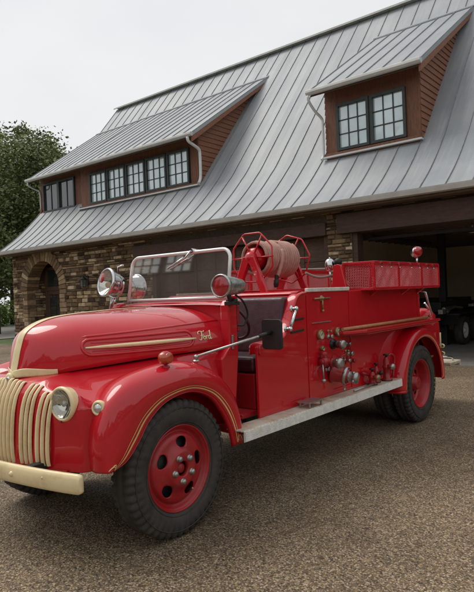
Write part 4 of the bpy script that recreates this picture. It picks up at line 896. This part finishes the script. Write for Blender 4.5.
# ---- side baskets of expanded metal
def basket(s):
    x0, x1, y0, y1, z0, z1 = .62, .955, 2.70, 4.50, 1.585, 1.855
    a = MB()
    for x in (x0, x1):
        for z in (z0, z1): a.box(s * x - .012, s * x + .012, y0, y1, z - .014, z + .014)
    for y in (y0, 3.30, 3.95, y1):
        a.box(s * x1 - .013, s * x1 + .013, y - .013, y + .013, z0, z1); a.box(s * x0 - .013, s * x0 + .013, y - .013, y + .013, z0, z1)
    for z in (z0, z1):
        for y in (y0, y1): a.box(min(s * x0, s * x1), max(s * x0, s * x1), y - .012, y + .012, z - .013, z + .013)
    a.box(min(s * x0, s * x1), max(s * x0, s * x1), y0 + .01, y1 - .01, z0 - .012, z0 - .004)
    o = a.build('side_basket', 'red', tk, bevel=.003)
    m = MB(); st_ = .026; h = z1 - z0; tw = .0036
    def diag(P0, L, ax):      # lattice of slanting strips on the panel plane
        k = -int(h / st_) - 1
        while k * st_ < L:
            for sg in (1, -1):
                a0 = k * st_; p = [(max(a0, 0), (max(a0, 0) - a0)), (min(a0 + h, L), (min(a0 + h, L) - a0))]
                if p[1][0] - p[0][0] > .004:
                    q = []
                    for (t_, hh) in p:
                        zz = z0 + hh if sg > 0 else z1 - hh; off = .002 * sg
                        q.append(Vector((P0[0], P0[1] + t_, zz)) + Vector((off, 0, 0)) if ax == 'y' else Vector((P0[0] + t_, P0[1] + off, zz)))
                    m.bar(q[0], q[1], tw, tw * .8, (1, 0, 0) if ax == 'y' else (0, 1, 0))
            k += 1
    diag((s * x1, y0), y1 - y0, 'y'); diag((s * x0, y0), y1 - y0, 'y'); diag((min(s * x0, s * x1), y0), x1 - x0, 'x'); diag((min(s * x0, s * x1), y1), x1 - x0, 'x')
    m.build('mesh_panel', 'mesh', o)
    if s > 0:
        c = MB()
        for y in (2.85, 3.08, 3.3, 3.62, 3.86, 4.1, 4.3): c.bar((x1 + .018, y, z1 + .01), (x1 + .018, y, z1 - .045), .008, .012); c.sphere((x1 + .02, y, z1 - .05), .009, n=8, m=6)
        c.split('clip', 'chrome', o)
basket(1); basket(-1)
a = MB()
for s in (1, -1):
    for y in (2.9, 3.7, 4.15): a.bar((s * .79, y, 1.50), (s * .90, y, 1.58), .025, .02)
a.split('basket_bracket', 'red', tk)
# ---- rear fenders
def rfend(u, v):
    an = PI * (1.02 - 1.06 * u) ; c, sn = math.cos(an), math.sin(an)
    secs = [(.972, .535, .525), (.985, .575, .56), (.978, .625, .605), (.945, .655, .635), (.86, .675, .65), (.80, .68, .655)]
    x, ry, rz = cat1(secs, v); return Vector((x, WB + c * ry, .47 + max(-.02, sn) * rz))
for s in (1, -1):
    a = MB().grid(fmir(rfend, s), 56, 20)
    for e in (0.0, 1.0):
        a.grid(lambda u, v: Vector((s * rfend(e, u).x, rfend(e, u).y + 0, rfend(e, u).z - .0 - .03 * v)), 10, 1)
    fo = a.build('rear_fender', 'red', tk, solid=.005)
    a = MB(); a.grid(fmir(lambda u, v: rfend(u, .11 + .03 * v) + Vector((.002, 0, .0)), s), 50, 1); a.build('pinstripe', 'gold', fo)
# ---- tailboard, tail lamps
a = MB(); a.box(-.93, .93, 4.90, 5.30, .535, .575); a.box(-.93, .93, 5.26, 5.305, .50, .534); a.build('tailboard', 'diamond', tk, bevel=.006)
a = MB(); a.tube(smooth_path([(.70, 4.95, .58), (.70, 4.96, .62), (.80, 5.0, .64), (.86, 5.15, .62), (.86, 5.18, .58)], 12), .012, 8); a.build('step_handle', 'chrome', tk)
for z, ln_, mt in ((.70, .05, 'cream'), (.80, .07, 'cream')):
    a = MB(); a.tube([(BX + .02, 4.50, z), (BX + .02, 4.88 - .0, z + .02)], .012, 8); a.lathe([(.02, 0), (.028, .02), (.02, .05), (.001, .055)], (BX + .03, 4.86, z), (0, 1, 0), 16); a.build('rear_fitting', mt, tk)
a = MB(); a.tube([(BX + .03, 4.62, .63), (BX + .03, 4.62, .92)], .016, 8); a.tube([(BX + .03, 4.80, .78), (BX + .03, 4.80, .98)], .012, 8); a.split('rear_pipe', 'cream', tk)
a = MB(); a.lathe([(.12, 0), (.15, .05), (.15, .14), (.10, .20), (.001, .22)], (BX - .12, 4.60, 1.09), (0, .4, 1), 24); a.build('rear_tank', 'red', tk)
a = MB(); a.tube([(.80, 4.27, 1.54), (.86, 4.30, 1.52), (.87, 4.46, 1.24), (.82, 4.48, 1.21)], .013, 8); a.tube([(.76, 4.52, 1.38), (.80, 4.72, 1.20)], .010, 8); a.split('rear_grab_rail', 'chrome', tk)
# warning lamp on the rear of the left basket
a = MB(); a.tube([(.79, 4.25, 1.86), (.79, 4.25, 1.96)], .012, 8); a.lathe([(.001, -.09), (.03, -.085), (.055, -.05), (.062, 0), (.066, .01), (.06, .02)], (.79, 4.25, 2.02), (.75, -.45, .35), 24); wl = a.build('warning_lamp', 'chrome', tk)
a = MB(); a.lathe([(.06, .01), (.062, .03), (.045, .06), (.001, .075)], (.79, 4.25, 2.02), (.75, -.45, .35), 24); a.build('lens', 'red_lens', wl)
# ---- hose reel
HC = Vector((.02, 1.90, 1.945)); L_ = .66
def hexring(yc, rad, rr=.0085, a0=22.5):
    a = MB(); P8 = [(HC.x + rad * math.cos(R(a0 + 45 * k)), yc, HC.z + rad * math.sin(R(a0 + 45 * k))) for k in range(8)]
    pts = [];
    for k in range(8): p, q = Vector(P8[k]), Vector(P8[(k + 1) % 8]); pts += [p.lerp(q, .06), p.lerp(q, .5), p.lerp(q, .94)]
    a.tube(pts, rr, 8, closed=True)
    for k in range(6): an = R(0 + 60 * k); a.tube([(HC.x + .03 * math.cos(an), yc, HC.z + .03 * math.sin(an)), (HC.x + rad * .955 * math.cos(an), yc, HC.z + rad * .955 * math.sin(an))], rr, 8)
    return a
a = MB(); a.lathe([(.001, -.045), (.03, -.04), (.05, -.025), (.06, .0), (.06, .08)], (HC.x, HC.y - .02, HC.z), (0, 1, 0), 24); a.lathe([(.10, .03), (.105, .04), (.105, L_), (.1, L_ + .01)], (HC.x, HC.y, HC.z), (0, 1, 0), 24)
a.lathe([(.001, .018), (.105, .02), (.11, .03)], (HC.x, HC.y, HC.z), (0, 1, 0), 6); hr = a.build('hose_reel', 'red', tk)
hexring(HC.y + .02, .265).build('flange', 'red', hr); hexring(HC.y + L_ + .02, .265, a0=5).build('flange', 'red', hr)
# A-shaped supports
for yc in (HC.y - .035, HC.y + L_ + .05):
    a = MB(); w2 = .235
    a.prism([(HC.x - w2, 1.56), (HC.x - w2 + .085, 1.56), (HC.x - .01, 1.885), (HC.x + .01, 1.885), (HC.x + w2 - .085, 1.56), (HC.x + w2, 1.56), (HC.x + .07, 1.955), (HC.x - .07, 1.955)], yc - .022, yc + .022, 'y')
    a.build('reel_support', 'red', hr, bevel=.008)
a = MB()
for s in (-1, 1): a.bar((HC.x + s * .2, HC.y - .05, 1.59), (HC.x + s * .2, HC.y + L_ + .07, 1.59), .04, .05)
a.box(-.55, .55, 1.62, 3.0, 1.50, 1.52)
a.build('reel_base', 'red', hr, bevel=.005)
# rubber hose wound on the drum: one continuous helix in two layers
a = MB(); pts = []; hrad = .0165; turns = 18
for i in range(turns * 28 + 1):
    th = 2 * PI * i / 28; f = i / (turns * 28); rr_ = .158 + .006 * math.sin(f * 17) + .008 * math.sin(f * PI); pts.append((HC.x + rr_ * math.cos(th), HC.y + .05 + f * (L_ - .10) , HC.z + rr_ * math.sin(th) - .005))
a.tube(pts, hrad, 8)
pts2 = []
for i in range(7 * 28 + 1):
    th = -2 * PI * i / 28 + 1; f = i / (7 * 28); rr_ = .182; pts2.append((HC.x + rr_ * math.cos(th), HC.y + L_ - .07 - f * .27, HC.z + rr_ * math.sin(th) - .005))
a.tube(pts2, hrad, 8)
a.tube(smooth_path([(HC.x + .17, HC.y + .30, HC.z + .08), (HC.x + .19, HC.y + .27, HC.z - .02), (HC.x + .17, HC.y + .24, HC.z - .14), (HC.x + .15, HC.y + .22, HC.z - .20)], 14), .02, 8); a.build('rubber_hose', 'hose', hr)
a = MB(); a.lathe([(.022, 0), (.026, .03), (.02, .05), (.028, .06), (.028, .10), (.018, .13)], (HC.x + .15, HC.y + .22, HC.z - .18), (-.12, -.05, -1), 16); a.build('hose_nozzle', 'dark_iron', hr)
# drain hose, pipe, bell and rear bracket on the bed
a = MB(); a.tube(smooth_path([(.40, 2.30, 1.775), (.44, 2.40, 1.735), (.48, 2.50, 1.725), (.53, 2.62, 1.745), (.57, 2.72, 1.765)], 20), .013, 8); a.build('drain_hose', 'hose_grey', tk); a = MB(); a.tube([(-.1, 2.66, 1.83), (.58, 2.68, 1.81)], .013, 8); a.build('cross_pipe', 'hose_grey', tk)
a = MB(); a.lathe([(.001, .055), (.018, .053), (.036, .043), (.048, .022), (.052, .0), (.054, -.02), (.050, -.05), (.034, -.07), (.012, -.08)], (.50, 2.62, 1.865), (0, 0, 1), 28); a.sphere((.50, 2.62, 1.925), .008, n=10, m=8); a.tube([(.50, 2.62, 1.60), (.50, 2.62, 1.84)], .012, 8); a.build('bell', 'chrome', tk)
a = MB(); a.lathe([(.001, .03), (.03, .028), (.04, 0), (.03, -.03), (.001, -.032)], (.60, 2.62, 1.88), (1, -.2, 0), 16); a.build('horn', 'black', tk)
a = MB(); a.prism([(.56, 1.59), (.74, 1.59), (.68, 1.84), (.64, 1.85), (.60, 1.84)], 2.52, 2.56, 'y'); a.build('bracket_plate', 'red', tk, bevel=.006)
# ---- spot lamps
def spot(c0, ax, rad, length, lens, name, housing='chrome', dome=.55):
    a = MB(); a.lathe([(.001, -length), (rad * .22, -length * .985), (rad * dome, -length * .8), (rad * .86, -length * .4), (rad * .93, -length * .12), (rad * .97, -.004), (rad * 1.06, .0), (rad * 1.08, .010), (rad * 1.02, .020), (rad * .94, .022), (rad * .92, .010)], c0, ax, 44); o = a.build(name, housing, tk)
    a = MB(); a.lathe([(.001, .024), (rad * .4, .022), (rad * .75, .016), (rad * .93, .010)], c0, ax, 36); a.build('lens', lens, o)
    if lens == 'flute_glass': a = MB(); a.lathe([(.001, -.055), (.03, -.052), (.06, -.038), (.09, -.015), (.118, .009)], c0, ax, 40); a.build('reflector', 'mirror', o); a = MB(); a.sphere(Vector(c0) + Vector(ax).normalized() * -.015 + Vector((0, 0, -.02)), .03, n=16, m=10); a.build('bulb', 'cream', o)
    return o
s1 = spot((.755, .575, 1.648), (.10, -1, .02), .084, .31, 'red_lens', 'spot_lamp', 'lampbody', .68)
a = MB(); a.tube([(.75, .66, 1.58), (.745, .68, 1.53)], .018, 10); a.tube([(.70, .70, 1.535), (.79, .70, 1.535)], .02, 10); a.box(.70, .79, .66, .74, 1.50, 1.53); a.build('bracket', 'dark_iron', s1, bevel=.004)
a = MB(); a.tube(smooth_path([(.74, .75, 1.58), (.73, .86, 1.52), (.72, .92, 1.42), (.71, .88, 1.34), (.70, .80, 1.34)], 18), .008, 8); a.build('cable', 'black', s1)
s2 = spot((-.735, .68, 1.738), (-.12, -1, .22), .128, .17, 'flute_glass', 'spot_lamp', 'chrome', .7)
a = MB(); cs = Vector((-.735, .70, 1.738)); a.tube([cs + Vector((.145 * math.cos(R(q)), .06, .145 * math.sin(R(q)))) for q in range(180, 361, 12)], .008, 8); a.tube([cs + Vector((0, .06, -.145)), cs + Vector((.0, .06, -.21))], .014, 8); a.tube([cs + Vector((-.02, .13, .09)), cs + Vector((-.02, .13, .15)), cs + Vector((.06, .13, .16))], .007, 6); a.tube([cs + Vector((-.08, .1, -.14)), cs + Vector((-.14, .1, -.30))], .012, 6); a.build('yoke', 'chrome', s2)
a = MB(); a.lathe([(.001, .033), (.03, .031), (.045, .024)], (-.75, .665, 1.775), (-.12, -1, .22), 20); a.build('red_reflection_disc', 'red_lens', s2)  # red disc stands in for a red reflection on the lamp glass
a = MB(); a.lathe([(.075, -.10), (.095, -.05), (.10, 0), (.104, .008), (.096, .016)], (-.42, .80, 1.60), (0, 1, 0), 24); 
# ---- mirror
a = MB(); a.prism([(1.0 + sx * (.092 - .028) + .028 * math.cos(R(q)), 1.268 + sz * (.114 - .028) + .028 * math.sin(R(q))) for sx, sz, q0 in ((1, 1, 0), (-1, 1, 90), (-1, -1, 180), (1, -1, 270)) for q in range(q0, q0 + 91, 15)], .845, .866, 'y'); mo = a.build('mirror', 'rubber_black', tk, bevel=.005)
a = MB(); a.box(.935, 1.065, .8665, .870, 1.19, 1.345); a.build('mirror_glass', 'pane_mid', mo)
a = MB(); a.tube([(1.0, .842, 1.285), (.985, .81, 1.275), (.765, .26, 1.155)], .0095, 10); a.tube([(.98, .80, 1.272), (.80, .70, 1.22)], .008, 8); a.build('mirror_arm', 'steel', mo)
a = MB(); a.tube([(1.0, .842, 1.285), (.96, .74, 1.262)], .0145, 10); a.build('arm_sleeve', 'rubber_black', mo); a = MB(); a.sphere((.765, .26, 1.152), .018, n=12, m=8); a.lathe([(.001, .01), (.022, .008), (.026, 0)], (.765, .26, 1.125), (0, 0, 1), 14); a.build('arm_foot', 'steel', mo)
# ---- grab handle
a = MB(); a.tube([(BX + .05, 1.30, 1.262), (BX + .05, 1.42, 1.455)], .013, 12)
for y, z in ((1.31, 1.275), (1.41, 1.44)): a.sphere((BX + .05, y, z), .021, n=12, m=8); a.tube([(BX, y, z), (BX + .05, y, z)], .014, 10); a.lathe([(.03, 0), (.028, .008), (.014, .012)], (BX + .002, y, z), (1, 0, 0), 14)
a.build('grab_handle', 'chrome', tk)
# door-edge strap on cowl
a = MB(); a.box(.712, .722, .715, .735, 1.16, 1.27); a.build('hinge', 'steel', tk, bevel=.003)
# ---- pump panel fittings
PX = BX + .002
def gauge(y, z, r):
    a = MB(); a.lathe([(r * .98, 0), (r * 1.08, .012), (r * 1.06, .028), (r * .9, .034), (r * .86, .026)], (PX, y, z), (1, 0, 0), 28); o = a.build('gauge', 'brass', tk)
    a = MB(); a.lathe([(.001, .025), (r * .87, .025)], (PX, y, z), (1, 0, 0), 24); a.build('dial', 'gauge', o)
    a = MB(); a.bar((PX + .028, y - .004, z - .006), (PX + .028, y + r * .45, z + r * .4), .004, .003); a.build('needle', 'black', o)
gauge(1.84, 1.185, .043); gauge(2.15, 1.190, .040); gauge(1.86, 1.06, .022)
def knob(y, z, r, L, mat='steel', name='valve_knob'):
    a = MB(); a.lathe([(r * 1.3, 0), (r * 1.25, .008), (r * .6, .012), (r * .5, L * .6), (r, L * .65), (r, L * .95), (r * .6, L), (.001, L)], (PX, y, z), (1, 0, 0), 18); a.build(name, mat, tk)
knob(2.0, 1.155, .020, .05); knob(2.0, 1.205, .012, .04, 'brass'); knob(2.34, 1.06, .016, .05); knob(2.38, .96, .024, .05); knob(2.32, .99, .014, .04, 'brass'); knob(2.30, .90, .018, .06); knob(2.42, .885, .022, .05, 'red_dull'); knob(2.24, .93, .013, .04, 'brass'); knob(1.95, .86, .02, .03, 'steel'); knob(2.05, .80, .014, .03)
# upper discharge with chrome cap
def outlet(y, z, L, r, body='red_dull', cap='steel', drop=.0, name='discharge_valve', yaw=.15):
    ax = (1, -yaw, -drop); a = MB(); a.lathe([(r * 1.5, 0), (r * 1.45, .015), (r * .95, .02), (r * .9, L * .35), (r * 1.1, L * .4), (r * 1.1, L * .5), (r * .9, L * .55)], (PX, y, z), ax, 24); o = a.build(name, body, tk)
    v = Vector(ax).normalized(); c = Vector((PX, y, z)) + v * L * .5
    a = MB(); a.lathe([(r * .95, 0), (r * 1.0, L * .2), (r * 1.22, L * .22), (r * 1.22, L * .42), (r * 1.05, L * .5), (r * .7, L * .52), (.001, L * .52)], c, ax, 24)
    for k in range(3): an = 2 * PI * k / 3 + .4; u = Vector((0, 1, 0)); w_ = v.cross(u).normalized(); u = w_.cross(v); q = c + v * L * .34 + (u * math.cos(an) + w_ * math.sin(an)) * r * 1.2; a.sphere(q, r * .3, n=10, m=6)
    a.build('cap', cap, o); return o
o = outlet(2.07, 1.08, .14, .033, 'rubber_black'); o = outlet(1.93, .925, .19, .038, 'red_dull')
a = MB(); a.sphere((PX + .04, 1.84, .94), .045, 1, 1.2, 1); a.tube([(PX + .04, 1.80, .94), (PX + .05, 1.95, .935)], .035, 14); a.tube([(PX + .03, 1.82, .97), (PX + .03, 1.83, 1.02)], .016, 10); a.lathe([(.03, 0), (.034, .02), (.02, .03), (.001, .032)], (PX + .04, 1.84, 1.0), (0, 0, 1), 12); a.build('valve_body', 'red_dull', tk)
a = MB(); a.tube([(PX + .05, 1.80, .92), (PX + .055, 1.80, .785)], .008, 8); a.lathe([(.001, -.012), (.018, -.012), (.024, 0), (.018, .014), (.001, .016)], (PX + .055, 1.80, .775), (0, 0, 1), 16); a.build('drain_lever', 'steel', tk)
# large suction inlet, with clamp ring and cap
ax = Vector((1, .25, -.22)); a = MB(); a.lathe([(.095, 0), (.10, .012), (.082, .02), (.075, .08), (.070, .13), (.062, .16)], (PX, 2.05, .815), ax, 32); so_ = a.build('suction_inlet', 'red_dull', tk)
v = ax.normalized(); a = MB(); a.lathe([(.075, 0), (.084, .006), (.084, .03), (.074, .036)], Vector((PX, 2.05, .815)) + v * .11, ax, 32); a.build('clamp_ring', 'steel', so_)
a = MB(); a.lathe([(.054, 0), (.046, .05), (.054, .055), (.054, .085), (.038, .10), (.001, .103)], Vector((PX, 2.05, .815)) + v * .15, ax, 28)
for k in range(4): an = 2 * PI * k / 4 + .5; q = Vector((PX, 2.05, .815)) + v * .22 + Vector((0, math.cos(an), math.sin(an))) * .055; a.sphere(q, .014, n=10, m=6)
a.build('cap', 'steel', so_)
a = MB(); a.bar((PX + .10, 2.06, .80), (PX + .11, 2.07, .665), .022, .012); a.sphere((PX + .11, 2.07, .66), .016, n=10, m=6); a.build('lever', 'steel', so_)
a = MB(); a.tube(smooth_path([(PX + .02, 2.12, .90), (PX + .05, 2.14, .955), (PX + .06, 2.20, .97), (PX + .05, 2.26, .94), (PX + .02, 2.27, .87)], 14), .009, 8); a.tube(smooth_path([(PX + .01, 2.33, 1.20), (PX + .04, 2.35, 1.12), (PX + .03, 2.37, 1.06), (PX + .01, 2.36, 1.0)], 12), .008, 8); a.tube(smooth_path([(PX + .02, 1.92, 1.14), (PX + .03, 1.95, 1.19), (PX + .02, 2.0, 1.22)], 8), .005, 6); a.split('copper_pipe', 'red_dull', tk)
a = MB(); a.tube([(PX + .11, 2.25, .618), (PX + .10, 2.72, .622)], .009, 8); a.build('spanner_rod', 'steel', tk)
a = MB(); a.tube([(PX + .012, 1.76, 1.515), (PX + .012, 2.04, 1.515)], .008, 8); a.tube([(PX + .012, 1.90, 1.515), (PX + .014, 1.90, 1.40)], .008, 8); a.lathe([(.03, 0), (.028, .008), (.014, .014), (.012, .03), (.001, .032)], (PX, 1.90, 1.515), (1, 0, 0), 16); a.sphere((PX + .014, 1.90, 1.40), .014, n=10, m=6); a.build('t_handle', 'brass', tk)
# gated fittings standing on the rear of the running board
def fitting(x, y, h, r, capmat):
    a = MB(); z = .601; a.lathe([(r * 1.7, 0), (r * 1.75, .015), (r * 1.1, .025), (r * .95, h * .5), (r * 1.3, h * .55), (r * 1.3, h * .62), (r, h * .66), (r * .95, h * .85), (r * .5, h)], (x, y, z), (0, 0, 1), 24)
    a.tube([(x, y, z + h * .6), (x + r * 2.3, y - r * .8, z + h * .62)], r * .75, 14); o = a.build('hydrant_fitting', 'red_dull', tk)
    a = MB(); a.lathe([(r * .95, 0), (r * .95, .02), (r * .6, .03), (.001, .032)], (x + r * 2.2, y - r * .77, z + h * .62), (1, -.35, 0), 18); a.build('cap', capmat, o)
    a = MB(); a.lathe([(r * .3, 0), (r * .3, .02), (r * .9, .022), (r * .95, .03), (r * .9, .038), (.001, .04)], (x, y, z + h * .98), (0, 0, 1), 14); a.build('hand_wheel', 'dark_iron', o)
    a = MB(); a.lathe([(r * 1.75, 0), (r * 1.8, .012), (r * 1.2, .016)], (x, y, z + .0005), (0, 0, 1), 18); a.build('base_flange', 'dark_iron', o)
fitting(.875, 2.74, .135, .030, 'brass'); fitting(.885, 3.06, .25, .034, 'steel'); fitting(.845, 2.90, .17, .024, 'dark_iron')
a = MB(); a.tube(smooth_path([(.885, 3.06, .84), (.90, 3.13, .875), (.91, 3.20, .84), (.905, 3.20, .74), (.90, 3.18, .62)], 16), .014, 8); a.tube([(.83, 2.60, .74), (.85, 2.72, .70)], .013, 8); a.split('fitting_pipe', 'red_dull', tk)
a = MB(); a.tube([(.60, 1.0, 1.25), (.60, 1.02, 1.27)], .001, 4)
# ==ENDTRUCK==
# ------------------------------------------------------------------ WORLD, SUN, CAMERA
wd = bpy.data.worlds.new('World'); sc.world = wd; wd.use_nodes = True; nt = wd.node_tree; bg = nt.nodes['Background']
sky = N(nt, 'ShaderNodeTexSky'); sky.sky_type = 'NISHITA'; sky.sun_disc = False; sky.sun_elevation = R(58); sky.sun_rotation = R(300); sky.air_density = 1; sky.dust_density = 4
hs = N(nt, 'ShaderNodeHueSaturation', Saturation=.25); nt.links.new(sky.outputs[0], hs.inputs['Color'])
tc = N(nt, 'ShaderNodeTexCoord'); mp = N(nt, 'ShaderNodeMapping'); mp.inputs['Scale'].default_value = (1, 1, 2.2); nt.links.new(tc.outputs['Generated'], mp.inputs['Vector'])
nz = N(nt, 'ShaderNodeTexNoise', Scale=1.7, Detail=6.0, Roughness=.5); nt.links.new(mp.outputs[0], nz.inputs['Vector'])
cl_ = ramp(nt, nz.outputs['Fac'], [(.3, (5.0, 5.2, 5.45)), (.5, (5.75, 5.85, 5.95)), (.7, (6.25, 6.25, 6.25))])
mx = N(nt, 'ShaderNodeMix', data_type='RGBA'); mx.inputs[0].default_value = .9; nt.links.new(hs.outputs[0], mx.inputs[6]); nt.links.new(cl_, mx.inputs[7])
nt.links.new(mx.outputs[2], bg.inputs['Color']); bg.inputs['Strength'].default_value = .1
sun = bpy.data.lights.new('Sun', 'SUN'); sun.energy = 1.25; sun.angle = R(32); sun.color = (1, .95, .88); so = bpy.data.objects.new('sun', sun); COL.objects.link(so)
sd = Vector((-.55, -.12, .85)).normalized()   # direction towards the sun
so.rotation_euler = sd.to_track_quat('Z', 'Y').to_euler()
sky.sun_elevation = math.asin(sd.z); sky.sun_rotation = math.atan2(sd.x, sd.y)

f_px, yaw, pit, rol = 572.8159, .686725, -.0022549, -.0392248
fw = Vector((-math.sin(yaw) * math.cos(pit), math.cos(yaw) * math.cos(pit), math.sin(pit)))
r_ = fw.cross(Vector((0, 0, 1))).normalized(); u_ = r_.cross(fw)
r3 = r_ * math.cos(rol) + u_ * math.sin(rol); u3 = -r_ * math.sin(rol) + u_ * math.cos(rol)
cam = bpy.data.cameras.new('Camera'); co = bpy.data.objects.new('Camera', cam); COL.objects.link(co)
co.matrix_world = Matrix(((r3.x, u3.x, -fw.x, 3.55078), (r3.y, u3.y, -fw.y, -2.65818), (r3.z, u3.z, -fw.z, 1.57837), (0, 0, 0, 1)))
cam.sensor_fit = 'VERTICAL'; cam.sensor_height = 36; cam.lens = 36 * f_px / 592; cam.clip_start = .05; cam.clip_end = 3000
sc.camera = co
sc.view_settings.view_transform = 'Standard'; sc.view_settings.look = 'None'; sc.view_settings.exposure = .56; sc.view_settings.gamma = 1
